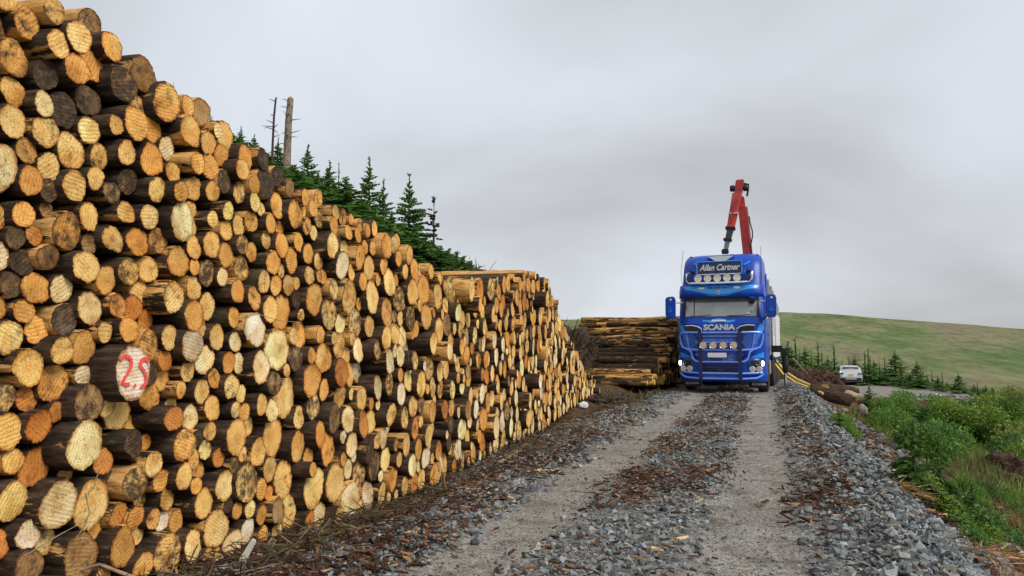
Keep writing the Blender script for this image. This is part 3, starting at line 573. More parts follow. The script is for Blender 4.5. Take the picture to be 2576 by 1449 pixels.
# ------------------------------------------------------------------ second pile beside the truck: stems seen side-on
HEAP2 = LogHeap(); k2 = 0
for row in range(13):
    z = 0.27 + row * 0.165; y0 = 22.6 + row * 0.20 + random.uniform(-.1, .1)
    xe = -3.25 + 0.055 * row
    y = y0; n = 0
    while y < 33:
        rr = random.uniform(.085, .115); g_r = np.random.default_rng(5000 + k2); k2 += 1
        xx = xe + 0.16 * min(y - y0, 3) + random.uniform(-.14, .14) * (1 if n else 2); xx = min(xx, -2.72 + 0.02 * (y - 26))
        ln = random.uniform(2.3, 3.5); g = log_geom(rr, ln, random.choice('ooggpd'), 14, g_r, float(g_r.normal(0.14, .09)) + (0.1 if row == 12 else 0), .03)
        loc = (xx, y, z + random.uniform(-.03, .03)); rot = (0, random.gauss(0, .018), random.gauss(-0.03, .025))
        if n == 0 or (n == 1 and row % 2 == 0):
            where = ['lowest', 'second', 'third', 'fourth', 'fifth', 'sixth', 'seventh', 'eighth', 'ninth', 'tenth', 'eleventh', 'twelfth', 'topmost'][row]
            lab = f'long barked log side-on, {"outer" if n == 0 else "second"} in the {where} course beside the truck'
            add_log(g, loc, rot, lab, 'barked logs stacked beside the truck')
        else: HEAP2.add(g, loc, rot)
        y += rr * 2.02; n += 1
HEAP2.build('log_pile', 'smaller brown log pile close beside the blue truck', 'log pile')
# ------------------------------------------------------------------ timber truck
M_BLUE = simple('dark_blue_paint', (0.004, 0.058, 0.43), 0.36, 0.0, var=0.18, scale=2.0, coat=0.12)
M_BLUE.node_tree.nodes['Principled BSDF'].inputs['Specular IOR Level'].default_value = 0.3
M_LBLUE = simple('light_blue_paint', (0.02, 0.31, 0.92), 0.3, var=0.1, scale=3.0, coat=0.5)
M_EDGE = simple('pale_blue_tube', (0.16, 0.30, 0.85), 0.3, 0.2, var=0.1, coat=0.4)
M_NAVY = simple('navy_paint', (0.006, 0.018, 0.10), 0.35, var=0.2, coat=0.3)
M_CHROME = simple('chrome', (0.78, 0.79, 0.80), 0.14, 1.0, var=0.06)
M_ALU = simple('brushed_aluminium', (0.62, 0.63, 0.64), 0.4, 0.7, var=0.15, scale=9, dirt=(0.35, 0.32, 0.28))
M_BLACK = simple('black_plastic', (0.012, 0.012, 0.013), 0.5, var=0.3)
M_RUBBER = simple('tyre_rubber', (0.020, 0.019, 0.018), 0.85, var=0.3, scale=12, bump=0.3, dirt=(0.09, 0.08, 0.07))
M_WHITE = simple('white_paint', (0.76, 0.77, 0.78), 0.4, var=0.05)
M_LAMP = simple('lamp_reflector', (0.75, 0.74, 0.66), 0.18, 0.6, var=0.2, scale=30)
M_AMBER = simple('tinted_lamp', (0.66, 0.62, 0.40), 0.2, 0.4, var=0.25, scale=30)
M_LIT = simple('lit_headlight', (1.0, 0.98, 0.94), 0.3, var=0.0, emit=2.2)
M_SILVERTXT = simple('silver_lettering', (0.74, 0.75, 0.76), 0.3, 0.5, var=0.05)
M_RED2 = simple('red_crane_paint', (0.46, 0.022, 0.022), 0.42, var=0.2, scale=4, coat=0.2, dirt=(0.16, 0.03, 0.025))
M_STEEL = simple('dark_steel', (0.07, 0.072, 0.078), 0.45, 0.6, var=0.3, scale=8)
M_GREYMET = simple('grey_boom_steel', (0.22, 0.23, 0.25), 0.4, 0.5, var=0.25, scale=7)
def glass_mat(name, c, rough=0.06):
    m, t, p, l = new_mat(name); tcn = N(t, 'ShaderNodeTexCoord'); nz = N(t, 'ShaderNodeTexNoise', inp={'Scale': 1.6, 'Detail': 3.0}); l(tcn.outputs['Object'], nz.inputs['Vector'])
    rp = N(t, 'ShaderNodeValToRGB'); l(nz.outputs['Fac'], rp.inputs[0]); ramp_set(rp, [(0.35, tuple(x * .75 for x in c)), (0.65, tuple(x * 1.2 for x in c))]); l(rp.outputs[0], p.inputs['Base Color'])
    p.inputs['Roughness'].default_value = rough; p.inputs['IOR'].default_value = 2.0; p.inputs['Coat Weight'].default_value = 0.6; p.inputs['Coat Roughness'].default_value = 0.03
    return m
M_GLASS = glass_mat('windscreen_glass', (0.20, 0.22, 0.21))
M_DGLASS = glass_mat('dark_glass', (0.02, 0.022, 0.024))

truck = empty('timber_truck'); tp = at_depth(1815, 990, 21.7); truck.location = (tp[0], tp[1], 0.0); truck.rotation_euler = (0, 0, R(-3.6))
tag(truck, 'blue timber lorry with red loading crane parked on the forest road', 'truck')
ZL = [.95, 1.4, 1.8, 2.07, 2.27, 2.55, 2.86, 3.05, 3.3, 3.6, 3.86, 4.03, 4.16, 4.24]
WL = [1.24, 1.245, 1.245, 1.235, 1.225, 1.21, 1.195, 1.185, 1.175, 1.165, 1.16, 1.145, 1.10, .98]
YL = [.06, .03, .03, .05, .09, .18, .29, .34, .44, .54, .66, .78, .95, 1.2]
def cw(z): return float(np.interp(z, ZL, WL))
def fy(x, z): return float(np.interp(z, ZL, YL)) + 0.24 * min(abs(x) / cw(z), 1.0) ** 6
mb = MB(); NXC = 25; rings = []
zs = list(np.linspace(.95, 3.6, 22)) + [3.7, 3.8, 3.9, 3.98, 4.05, 4.11, 4.16, 4.20, 4.24]
V = []; Fc = []
for z in zs:
    w = cw(z); row = [(w * math.sin(t) , fy(w * math.sin(t), z), z) for t in np.linspace(-math.pi / 2, math.pi / 2, NXC)]
    row += [(w, 1.2, z), (w, 2.28, z), (w - .06, 2.35, z), (-w + .06, 2.35, z), (-w, 2.28, z), (-w, 1.2, z)]
    if z > 3.6: row = [(x, max(y, fy(0, z) + (y - fy(0, z))), zz) for x, y, zz in row]
    V += row
n = NXC + 6
for i in range(len(zs) - 1):
    for k in range(n): Fc.append((i * n + k, i * n + (k + 1) % n, (i + 1) * n + (k + 1) % n, (i + 1) * n + k))
Fc += [tuple(reversed(range(n))), tuple(range((len(zs) - 1) * n, len(zs) * n))]
mb.add(V, Fc); cab = mb.build('cab', M_BLUE, truck, smooth=True)
def patch(x0, x1, zlo, zhi, off=0.012, nx=24, nz=6, thick=0.03):
    zl = zlo if callable(zlo) else (lambda x: zlo); zh = zhi if callable(zhi) else (lambda x: zhi); V = []
    for o in (off, off - thick):
        for i in range(nz + 1):
            for k in range(nx + 1):
                x = x0 + (x1 - x0) * k / nx; z = zl(x) + (zh(x) - zl(x)) * i / nz; V.append((x, fy(x, z) - o, z))
    Fc = []; n = nx + 1; S = n * (nz + 1)
    for i in range(nz):
        for k in range(nx): a = i * n + k; Fc += [(a, a + 1, a + n + 1, a + n), (S + a, S + a + n, S + a + n + 1, S + a + 1)]
    for k in range(nx): Fc += [(k, S + k, S + k + 1, k + 1), (nz * n + k, nz * n + k + 1, S + nz * n + k + 1, S + nz * n + k)]
    for i in range(nz): a, b = i * n, (i + 1) * n; Fc += [(a, b, S + b, S + a), (a + nx, S + a + nx, S + b + nx, b + nx)]
    return MB().add(V, Fc)
def text(s, size, mat, parent, loc, rot=(R(90), 0, 0), shear=0.0, extrude=0.006, sx=1.0, bold=0.0, name='lettering'):
    cu = bpy.data.curves.new('t', 'FONT'); cu.body = s; cu.size = size; cu.shear = shear; cu.extrude = extrude; cu.align_x = 'CENTER'; cu.align_y = 'CENTER'; cu.offset = bold; cu.resolution_u = 4
    tmp = bpy.data.objects.new('t', cu); COL.objects.link(tmp); dg = bpy.context.evaluated_depsgraph_get(); dg.update()
    me = bpy.data.meshes.new_from_object(tmp.evaluated_get(dg)); bpy.data.objects.remove(tmp); bpy.data.curves.remove(cu)
    me.materials.clear(); o = link(me, name, mat, parent); o.location = loc; o.rotation_euler = rot; o.scale = (sx, 1, 1); return o
# windscreen, dark surround, lower panel
patch(-1.14, 1.10, 2.245, 2.90, .006, 30, 8).build('windscreen_surround', M_BLACK, truck, smooth=True)
ws = patch(-1.03, 1.03, 2.275, 2.86, .016, 30, 8).build('windscreen', M_GLASS, truck, smooth=True)
patch(-.78, -.75, 2.30, 2.78, .0185, 3, 5, .006).build('curtain_edge', M_BLACK, ws)
for a, b, m_ in ((.80, 2.36, M_WHITE), (.875, 2.40, M_LBLUE)): MB().lathe([(.035, 0), (.035, .004)], (a, fy(a, b) - .024, b), 'y', 14).build('sticker', m_, ws)
for s in (-1, 1): MB().tube([(s * .55 - .35, fy(s * .55 - .35, 2.3) - .035, 2.29), (s * .55 + .05, fy(s * .55 + .05, 2.3) - .04, 2.30), (s * .55 + .3, fy(s * .55 + .3, 2.34) - .04, 2.33)], .007, 6).build('wiper', M_BLACK, truck)
patch(-1.19, 1.19, 2.05, 2.25, .03, 30, 3, .05).build('lower_screen_panel', M_BLUE, truck, smooth=True)
rb = patch(-.50, .42, lambda x: 2.10 + .02 * math.cos(x * 14), lambda x: 2.185 + .03 * math.cos((x + .04) * 10), .036, 28, 2, .01).build('ribbon_motif', M_LBLUE, truck)
patch(-.24, .16, 2.125, 2.17, .041, 8, 1, .008).build('ribbon_lettering_band', M_WHITE, rb)
# sun visor: protruding curved peak
V = []; zz = [2.84, 2.98, 3.06, 3.20, 3.22]; ext = [.20, .24, .25, .25, .10]
for z, e in zip(zz, ext):
    for k in range(27):
        x = -1.21 + 2.42 * k / 26; V.append((x, fy(x * .96, z) - e * (1 - .35 * (abs(x) / 1.21) ** 4), z))
vis = MB().add(V, [(i * 27 + k, i * 27 + k + 1, (i + 1) * 27 + k + 1, (i + 1) * 27 + k) for i in range(4) for k in range(26)])
vo = vis.build('sun_visor', M_BLUE, truck, smooth=True); sd_ = vo.modifiers.new('thick', 'SOLIDIFY'); sd_.thickness = 0.03; sd_.offset = 1
def vis_y(x, z): return fy(x * .96, z) - float(np.interp(z, zz, ext)) * (1 - .35 * (abs(x) / 1.21) ** 4)
V = []; 
for i in range(5):
    for k in range(33):
        x = -1.20 + 2.4 * k / 32; lo = 3.065 - .19 * max(0, 1 - max(0, abs(x + .03) - .24) / .62) ** 1.0; lo = min(lo, 3.075); z = lo + (3.197 - lo) * i / 4
        V.append((x, vis_y(x, z) - .036, z))
band = MB().add(V, [(i * 33 + k, i * 33 + k + 1, (i + 1) * 33 + k + 1, (i + 1) * 33 + k) for i in range(4) for k in range(32)]).build('visor_band', M_LBLUE, vo, smooth=True)
bm_ = band.modifiers.new('thick', 'SOLIDIFY'); bm_.thickness = .006; bm_.offset = -1
for x in (-.53, .50): MB().box((x, vis_y(x, 3.12) - .05, 3.115), (.18, .03, .055)).build('marker_lamp', M_LAMP, vo, bevel=.01)
for x in (-.26, -.07, .14): MB().box((x, vis_y(x, 3.12) - .044, 3.125), (.16, .012, .035)).build('visor_slot', M_NAVY, vo)
MB().lathe([(.055, 0), (.055, .012)], (-.03, vis_y(-.03, 2.97) - .052, 2.98), 'y', 18).build('emblem', M_SILVERTXT, vo)
MB().lathe([(.034, 0), (.034, .008)], (-.03, vis_y(-.03, 2.97) - .060, 2.98), 'y', 14).build('emblem_centre', M_RED2, vo)
# roof sign
sgn = MB().box((-.02, .30, 3.74), (1.30, .10, .36)).build('roof_sign', M_NAVY, truck, bevel=.02)
fr = MB()
for a, b in (((-.67, .24, 3.55), (.63, .24, 3.55)), ((-.67, .24, 3.93), (.63, .24, 3.93)), ((-.67, .24, 3.55), (-.67, .24, 3.93)), ((.63, .24, 3.55), (.63, .24, 3.93))): fr.tube([a, b], .016, 6)
fr.build('sign_frame', M_LBLUE, sgn)
text('Allan Cartner', .255, M_SILVERTXT, sgn, (-.02, .243, 3.745), shear=.38, sx=.80, bold=.006)
V_ = MB().prism([(-.42, 4.15), (.36, 4.15), (.12, 4.0), (-.18, 4.0)], .76, 1.0, 'y').build('roof_motif', M_SILVERTXT, cab)
for s in (-1, 1):
    MB().tube([(s * .92, .93, 4.03), (s * .80, .74, 3.93), (s * .66, .60, 3.83)], .022, 6).build('roof_pinstripe', M_LBLUE, cab)
# lamp bar with five lamps, horns, beacons
lb = MB().tube([(-.93, .30, 3.60), (-.97, .13, 3.56), (-.96, .05, 3.36), (-.88, .02, 3.275), (-.5, -.01, 3.265), (0, -.02, 3.262), (.5, -.01, 3.265), (.84, .02, 3.275), (.92, .05, 3.36), (.93, .13, 3.56), (.90, .30, 3.60)], .036, 10).build('lamp_bar', M_CHROME, truck, smooth=True)
MB().tube([(-.66, .06, 3.525), (.62, .06, 3.525)], .022, 8).build('upper_tube', M_CHROME, lb, smooth=True)
MB().box((-.02, .20, 3.40), (1.75, .06, .22)).build('lamp_panel', M_BLUE, lb, bevel=.02)
for x in (-.615, -.335, -.055, .225, .51):
    h = MB().lathe([(.02, .12), (.09, .10), (.122, .03), (.125, 0), (.113, -.004), (.113, .012)], (x, .02, 3.41), 'y', 24).build('spotlight', M_BLACK, truck, smooth=True)
    MB().lathe([(.0001, .02), (.06, .012), (.113, -.002)], (x, .02, 3.41), 'y', 24).build('lens', M_LAMP, h, smooth=True)
    MB().prism([(x + .113 * math.cos(t), 3.41 + .113 * math.sin(t)) for t in np.linspace(.35, math.pi - .35, 12)], .012, .016, 'y').build('lens_cover', M_AMBER, h)
for x in (-.88, .84): MB().box((x, .02, 3.42), (.13, .10, .17)).build('beacon', M_NAVY, truck, bevel=.02)
for x in (-.80, .80):
    h = MB().lathe([(.015, .40), (.022, .22), (.045, .10), (.085, 0), (.07, .03), (.0001, .15)], (x, .10, 3.60), 'y', 18).build('air_horn', M_CHROME, truck, smooth=True)
    MB().lathe([(.0001, .0), (.055, 0)], (x, .128, 3.60), 'y', 16).build('horn_mouth', M_NAVY, h)
for s, x in ((-1, -1.17), (1, 1.13)): MB().tube([(x, .55, 3.25), (x + s * .03, .5, 3.6), (x - s * .01 + .05, .45, 4.35)], .006, 5).build('aerial', M_BLACK, truck)
# upper grille panel with maker's lettering and vents
gp = patch(-.64, .58, 1.80, 2.055, .035, 18, 4, .05).build('name_panel', M_BLUE, truck, smooth=True)
text('SCANIA', .225, M_SILVERTXT, gp, (-.03, fy(0, 1.94) - .05, 1.94), sx=1.12, bold=.010, extrude=.012)
for s in (-1, 1):
    c = -.03
    pts = [(c + s * 1.0, 1.99), (c + s * .80, 2.0), (c + s * .62, 1.965), (c + s * .52, 1.90), (c + s * .50, 1.845), (c + s * .60, 1.82), (c + s * .90, 1.835)]
    v_ = MB().prism(list(pts) + [(c + s * .99, 1.86)], -.035, .06, 'y').build('air_vent', M_BLACK, truck)
    MB().tube([(p[0], fy(p[0], 1.9) - .055 if abs(p[0]) < 1 else fy(p[0], 1.9) - .03, p[1]) for p in pts], .022, 6).build('vent_trim', M_WHITE, v_, smooth=True)
    patch(*sorted((s * .93, s * 1.22)), lambda x, s=s: 1.45 + 1.9 * max(0, abs(x) - .98), lambda x, s=s: min(2.16, 1.62 + 2.3 * max(0, abs(x) - .93)), .014, 12, 4, .02).build('swoosh', M_LBLUE, truck, smooth=True)
    patch(*sorted((s * .86, s * 1.20)), 1.05, lambda x: 1.08 + .14 * (abs(x) - .86) / .34, .02, 8, 2, .02).build('corner_flash', M_LBLUE, truck)
# main grille with slats
gr = MB().box((-.03, -.005, 1.35), (1.40, .10, .82)).build('grille', M_NAVY, truck, bevel=.03)
for i, z in enumerate((1.68, 1.56, 1.44, 1.32, 1.20, 1.08)):
    MB().box((-.03, -.065, z), (1.34, .05, .052)).build('slat', M_BLUE, gr, bevel=.012)
    for s in (-1, 1):
        if i in (1, 3, 4): MB().box((-.03 + s * .60, -.088, z - .05), (.17, .02, .09)).build('grille_accent', M_LBLUE, gr, bevel=.01)
# bumper
V = []; bz = [.36, .42, .60, .80, .98, 1.04]; bo = [.02, .08, .12, .10, .08, .03]
for z, o in zip(bz, bo):
    for k in range(33):
        x = -1.25 + 2.5 * k / 32; V.append((x, .05 - o + .42 * (abs(x) / 1.25) ** 7, z))
    V += [(1.25, .75, z), (-1.25, .75, z)]
n = 35; Fc = [(i * n + k, i * n + (k + 1) % n, (i + 1) * n + (k + 1) % n, (i + 1) * n + k) for i in range(5) for k in range(n)] + [tuple(reversed(range(n))), tuple(range(5 * n, 6 * n))]
bmp = MB().add(V, Fc).build('bumper', M_BLUE, truck, smooth=True)
MB().box((-.03, -.06, .70), (1.0, .06, .09)).build('bumper_intake', M_BLACK, bmp, bevel=.02); MB().box((-.03, -.085, .84), (1.15, .03, .07)).build('bumper_step', M_NAVY, bmp, bevel=.01)
MB().box((-.02, -.10, .70), (.22, .02, .055)).build('tow_cover', M_STEEL, bmp)
for s in (-1, 1):
    h = MB().box((s * 1.03, -.01, .895), (.42, .12, .17), (0, 0, s * .16)).build('headlight', M_BLACK, truck, bevel=.03)
    MB().box((s * 1.175, -.045, .895), (.075, .05, .145), (0, 0, s * .30)).build('running_light', M_LIT, h, bevel=.015)
    for dx in (.865, .955, 1.05): MB().lathe([(.0001, .03), (.045, .012), (.055, 0), (.058, .02)], (s * dx, -.085 + .04 * (dx - .86), .895), 'y', 16).build('bulb_reflector', M_LAMP, h, smooth=True)
    for dx in (.89, 1.08):
        f_ = MB().lathe([(.085, .05), (.085, 0), (.062, -.008), (.062, .01)], (s * dx, -.075 + .14 * max(0, dx - .9), .73), 'y', 20).build('fog_lamp', M_WHITE, truck, smooth=True)
        MB().lathe([(.0001, .012), (.062, .0)], (s * dx, -.077 + .14 * max(0, dx - .9), .73), 'y', 20).build('lens', M_LAMP, f_, smooth=True)
# bull bar: posts, tubes, mesh, lamps, plate
bb = MB().box((-.545, -.24, 1.12), (.125, .05, 1.44)).build('bull_bar', M_NAVY, truck, bevel=.02)
MB().box((.565, -.24, 1.12), (.125, .05, 1.44)).build('post', M_NAVY, bb, bevel=.02)
def tubeo(pts, nm='tube', r=.028): return MB().tube(pts, r * 1.2, 8).build(nm, M_EDGE, bb, smooth=True)
def wrap(x): return -.22 + .34 * max(0, (abs(x) - .55) / .7) ** 1.6
up = [(-.55, 1.785), (-1.0, 1.80), (-1.15, 1.78), (-1.195, 1.70), (-1.16, 1.47), (-1.10, 1.36), (-.95, 1.30), (-.60, 1.275)]
for s in (-1, 1):
    tubeo([(s * x, wrap(x), z) for x, z in [(abs(a), b) for a, b in up]], 'side_loop')
    tubeo([(s * x, wrap(x), z) for x, z in ((.92, 1.29), (.83, 1.22), (.80, 1.08), (.76, 1.0), (.68, .95), (.58, .93))], 'lower_loop')
    tubeo([(s * x, wrap(x), z) for x, z in ((.58, .60), (.95, .615), (1.14, .63), (1.19, .60), (1.12, .53), (1.0, .47), (.58, .445))], 'bottom_loop')
    tubeo([(s * .98, wrap(.98), 1.79), (s * .90, wrap(.9), 1.31)], 'upright', .014)
for z, r in ((1.785, .026), (1.68, .012), (1.50, .012), (1.275, .024), (.93, .024), (.60, .026), (.445, .022)): tubeo([(-.55, -.225, z), (.57, -.225, z)], 'cross_tube', r)
ms = MB()
for i in range(-14, 15):
    for sg in (-1, 1):
        for (xa, xb, za, zb) in ((-.5, .52, 1.29, 1.77), (-.5, .52, .46, .59), (-.5, .52, .95, 1.26)):
            h = (zb - za); xc = .01 + i * .072; a, b = xc - sg * h / 2, xc + sg * h / 2
            t0, t1 = 0, 1
            lo, hi = min(a, b), max(a, b)
            if hi < xa or lo > xb: continue
            def pt(t): return (a + (b - a) * t, -.215, za + h * t)
            ts = [t for t in np.linspace(0, 1, 9) if xa <= a + (b - a) * t <= xb]
            if len(ts) > 1: ms.tube([pt(ts[0]), pt(ts[-1])], .0045, 4, False)
for s in (-1, 1):
    for i in range(9):
        for sg in (-1, 1):
            xc = .62 + i * .065; a, b = xc - sg * .2, xc + sg * .2
            ts = [t for t in np.linspace(0, 1, 13) if .62 < a + (b - a) * t < 1.15 - .1 * (1 - t)]
            if len(ts) > 1:
                f0 = lambda t: (s * (a + (b - a) * t), wrap(a + (b - a) * t) + .01, 1.32 + .44 * t); ms.tube([f0(ts[0]), f0(ts[-1])], .0045, 4, False)
m_ = ms.build('wire_mesh', M_EDGE, bb); m_['kind'] = 'stuff'
for x in (-.455, -.175, .115, .405):
    h = MB().lathe([(.03, .10), (.09, .07), (.108, .01), (.108, -.006), (.10, 0)], (x, -.29, 1.42), 'y', 22).build('spotlight', M_CHROME, truck, smooth=True)
    MB().lathe([(.0001, .03), (.05, .012), (.10, -.004)], (x, -.29, 1.42), 'y', 22).build('lens', M_LAMP, h, smooth=True)
npl = MB().box((-.07, -.27, 1.13), (.54, .02, .135)).build('number_plate', M_WHITE, truck, bevel=.006)
# mirrors
for s, x in ((-1, -1.46), (1, 1.44)):
    mr = MB().prism([(x - .13, 2.88), (x + .11, 2.90), (x + .145, 2.78), (x + .14, 2.28), (x + .09, 2.22), (x - .12, 2.23), (x - .15, 2.34), (x - .15, 2.78)], .02, .20, 'y').build('mirror', M_BLUE, truck, bevel=.03)
    MB().tube([(x - s * .1, .14, 2.70), (s * 1.12, .30, 2.72)], .025, 7).build('mirror_arm', M_WHITE, mr); MB().tube([(x - s * .1, .14, 2.30), (s * 1.16, .24, 2.14)], .028, 7).build('mirror_arm', M_BLUE, mr)
    MB().tube([(x + .055 * math.cos(t), .008, 2.47 + .05 * math.sin(t)) for t in np.linspace(math.pi, 2 * math.pi, 8)], .011, 5).add([], []).build('mirror_motif', M_LBLUE, mr)
    MB().tube([(x, .008, 2.57), (x, .008, 2.44)], .011, 5).build('mirror_motif', M_LBLUE, mr)
    MB().lathe([(.035, 0), (.035, .01)], (x + .02, .008, 2.80), 'y', 14).build('mirror_badge', M_SILVERTXT, mr)
MB().prism([(.82, 2.86), (1.05, 2.82), (1.07, 2.76), (.90, 2.76)], .0, .12, 'y').build('kerb_mirror', M_BLUE, truck, bevel=.02)
MB().lathe([(.0001, -.03), (.09, 0), (.10, .05)], (.90, .09, 2.72), 'y', 16).build('kerb_mirror_glass', M_BLACK, truck, smooth=True)
# doors, side windows, side fairings
for s in (-1, 1):
    w = cw(2.5)
    dr = MB().prism([(.42, 1.05), (1.50, 1.05), (1.50, 2.9), (.62, 2.9), (.42, 2.3)], s * (w - .02), s * (w + .035), 'x').build('door', M_BLUE, truck, bevel=.012)
    MB().prism([(.58, 2.22), (1.42, 2.22), (1.42, 2.80), (.72, 2.80)], s * (w + .035), s * (w + .045), 'x').build('side_window', M_DGLASS, dr)
    MB().box((s * (w + .05), 1.35, 1.75), (.03, .18, .04)).build('handle', M_BLACK, dr, bevel=.01)
    MB().prism([(.55, .42), (1.0, .42), (1.0, 1.0), (.55, 1.0)], s * 1.05, s * 1.245, 'x').build('step_panel', M_BLUE, truck, bevel=.03)
    MB().prism([(2.35, .45), (3.1, .45), (3.1, 1.0), (2.35, 1.0)], s * .85, s * 1.22, 'x').build('fuel_tank', M_ALU, truck, bevel=.06)
    MB().prism([(2.05, 1.2), (2.5, 1.2), (2.5, 3.75), (2.05, 3.62)], s * 1.06, s * 1.20, 'x').build('side_deflector', M_BLUE, truck, bevel=.03)
# chassis, wheels, mudflaps
MB().box((0, 5.2, .86), (.95, 9.2, .26)).box((0, 1.4, .62), (.55, .3, .26)).box((0, 4.9, .55), (2.0, .14, .14)).box((0, 6.3, .55), (2.0, .14, .14)).build('chassis', M_BLACK, truck, bevel=.02)
MB().box((0, .55, .44), (2.1, .5, .18)).build('under_tray', M_BLACK, truck, bevel=.03)
tyre = MB().lathe([(.30, -.15), (.44, -.158), (.50, -.13), (.515, -.08), (.507, -.06), (.515, -.04), (.515, .04), (.507, .06), (.515, .08), (.50, .13), (.44, .158), (.30, .15)], (0, 0, 0), 'x', 36)
rim = MB().lathe([(.31, -.13), (.29, -.06), (.20, -.02), (.10, -.05), (.0001, -.06)], (0, 0, 0), 'x', 30)
t_me = r_me = None
for y, dbl in ((1.42, 0), (4.9, 1), (6.25, 1), (7.6, 1)):
    for s in (-1, 1):
        for k in range(1 + dbl):
            x = s * (1.085 - k * .34); wh = empty('wheel'); wh.parent = truck; wh.location = (x, y, .512)
            if s > 0: wh.rotation_euler = (0, 0, math.pi)
            if t_me is None:
                a = tyre.build('tyre', M_RUBBER, wh, smooth=True); b = rim.build('rim', M_ALU, wh, smooth=True); t_me, r_me = a.data, b.data
            else: link(t_me, 'tyre', None, wh); link(r_me, 'rim', None, wh)
for s in (-1, 1):
    mf = MB().box((s * .98, .84, .33), (.56, .02, .36)).build('mudflap', M_BLACK, truck)
    text('SCANIA', .105, M_SILVERTXT, mf, (s * .98 + .02, .827, .255), sx=1.1, bold=.003, extrude=.002)
    MB().prism([(4.25, .95), (8.2, .95), (8.2, 1.08), (4.25, 1.08)], s * .80, s * 1.24, 'x').build('wheel_guard', M_BLUE, truck, bevel=.02)
# load bed: headboard, bolsters and stakes
hb = MB()
for k in range(9): hb.box((-1.04 + k * .26, 3.95, 2.15), (.22, .06, 2.0))
hb.box((0, 3.99, 1.20), (2.4, .05, .12)).box((0, 3.99, 3.1), (2.4, .05, .12)).build('headboard', M_ALU, truck, bevel=.01)
MB().box((0, 6.3, 1.14), (2.36, 4.8, .10)).build('load_bed', M_GREYMET, truck)
for i, y in enumerate((2.75, 4.3, 5.2, 6.1, 7.0, 7.9, 8.6)):
    for s in (-1, 1):
        hh = 3.55 - .10 * i
        MB().box((s * 1.205, y, 1.1 + (hh - 1.1) / 2), (.09, .13, hh - 1.1)).build('stake', M_ALU, truck, bevel=.012)
for s in (-1, 1):
    sb = MB().prism([(4.1, 1.0), (8.8, 1.0), (8.8, 2.55), (4.1, 2.55)], s * 1.235, s * 1.255, 'x').build('side_board', M_WHITE, truck)
    MB().prism([(4.6, 1.75), (4.8, 1.75), (4.8, 2.45), (4.6, 2.45)], s * 1.256, s * 1.262, 'x').build('blue_stripe', M_BLUE, sb)
    MB().prism([(5.4, 1.2), (5.6, 1.2), (5.6, 2.5), (5.4, 2.5)], s * 1.256, s * 1.262, 'x').build('blue_stripe', M_BLUE, sb)
    MB().prism([(8.2, .55), (8.7, .55), (8.7, 1.0), (8.2, 1.0)], s * .95, s * 1.25, 'x').build('tail_panel', M_BLUE, truck, bevel=.02)
# stabiliser leg on the far right
cy_ = 3.45
lg = MB().box((1.32, cy_, 1.30), (.50, .26, .22)).build('stabiliser', M_BLACK, truck, bevel=.02)
MB().box((1.60, cy_, 1.18), (.20, .22, .28)).build('leg_head', M_BLACK, lg, bevel=.03); MB().lathe([(.055, .50), (.085, .54), (.10, .80), (.07, 1.15)], (1.64, cy_, 0), 'z', 14).build('leg_cylinder', M_BLACK, lg, smooth=True)
MB().lathe([(.045, .06), (.045, .54)], (1.64, cy_, 0), 'z', 14).build('leg_piston', M_CHROME, lg, smooth=True); MB().lathe([(.16, .0), (.15, .04), (.06, .09)], (1.64, cy_, 0), 'z', 16).build('leg_foot', M_BLACK, lg, smooth=True)
MB().tube([(1.30, cy_, 1.05), (1.36, cy_ - .1, .84), (1.48, cy_ - .1, .84), (1.58, cy_, 1.0)], .02, 6).build('hose', M_BLACK, lg)
# folded crane behind the cab
cyc = 3.3; T = lambda px, py: ((px - 1815) / 74.5, 1.4 + (872 - py) / 74.5)   # at the crane's own distance
def cp(px, py, dy=0): x, z = T(px, py); return (x - .02, cyc + dy, z)
x0_, _z = T(1860, 640); MB().lathe([(.30, 1.0), (.26, 1.1), (.22, 2.2), (.24, 2.4)], (x0_, cyc + .25, 0), 'z', 16).build('crane_column', M_RED2, truck, smooth=True)
MB().beam(cp(1862, 700, .2), cp(1847, 525, .1), (.30, .34), (.24, .30)).beam(cp(1847, 525, .1), cp(1848, 495, .1), (.24, .30), (.12, .2)).build('main_boom', M_RED2, truck, bevel=.02)
MB().beam(cp(1870, 690, .25), cp(1858, 520, .15), (.07, .2), (.05, .14)).build('lift_cylinder', simple('faded_red_paint', (.50, .14, .12), .4, var=.2), truck, bevel=.015)
kn = MB().prism([T(a, b) for a, b in ((1834, 455), (1853, 455), (1852, 470), (1846, 492), (1832, 505), (1828, 495))], cyc - .22, cyc + .10, 'y').build('crane_knuckle', M_RED2, truck, bevel=.02)
for px, py in ((1826, 475), (1858, 476)): MB().lathe([(.09, -.08), (.11, -.05), (.11, .05), (.09, .08)], cp(px, py, -.1), 'x', 14).build('knuckle_pin', M_BLACK, kn, smooth=True)
MB().tube([cp(1852, 463), cp(1864, 466), cp(1863, 480), cp(1860, 496)], .035, 7).build('knuckle_link', M_BLACK, kn)
ar = MB().beam(cp(1838, 490, -.15), cp(1820, 578, -.2), (.30, .28), (.24, .24)).build('outer_arm', simple('bright_red_paint', (.58, .07, .055), .4, var=.25, scale=5), truck, bevel=.02)
MB().beam(cp(1836, 505, -.34), cp(1822, 565, -.37), (.06, .06), (.06, .06)).build('arm_cylinder', M_RED2, ar); MB().box(cp(1829, 541, -.32), (.34, .06, .05)).build('hose_clamp', M_ALU, ar)
ex = MB().beam(cp(1820.5, 576, -.2), cp(1812, 612, -.24), (.21, .2), (.17, .17)).build('arm_extension', M_STEEL, truck, bevel=.01)
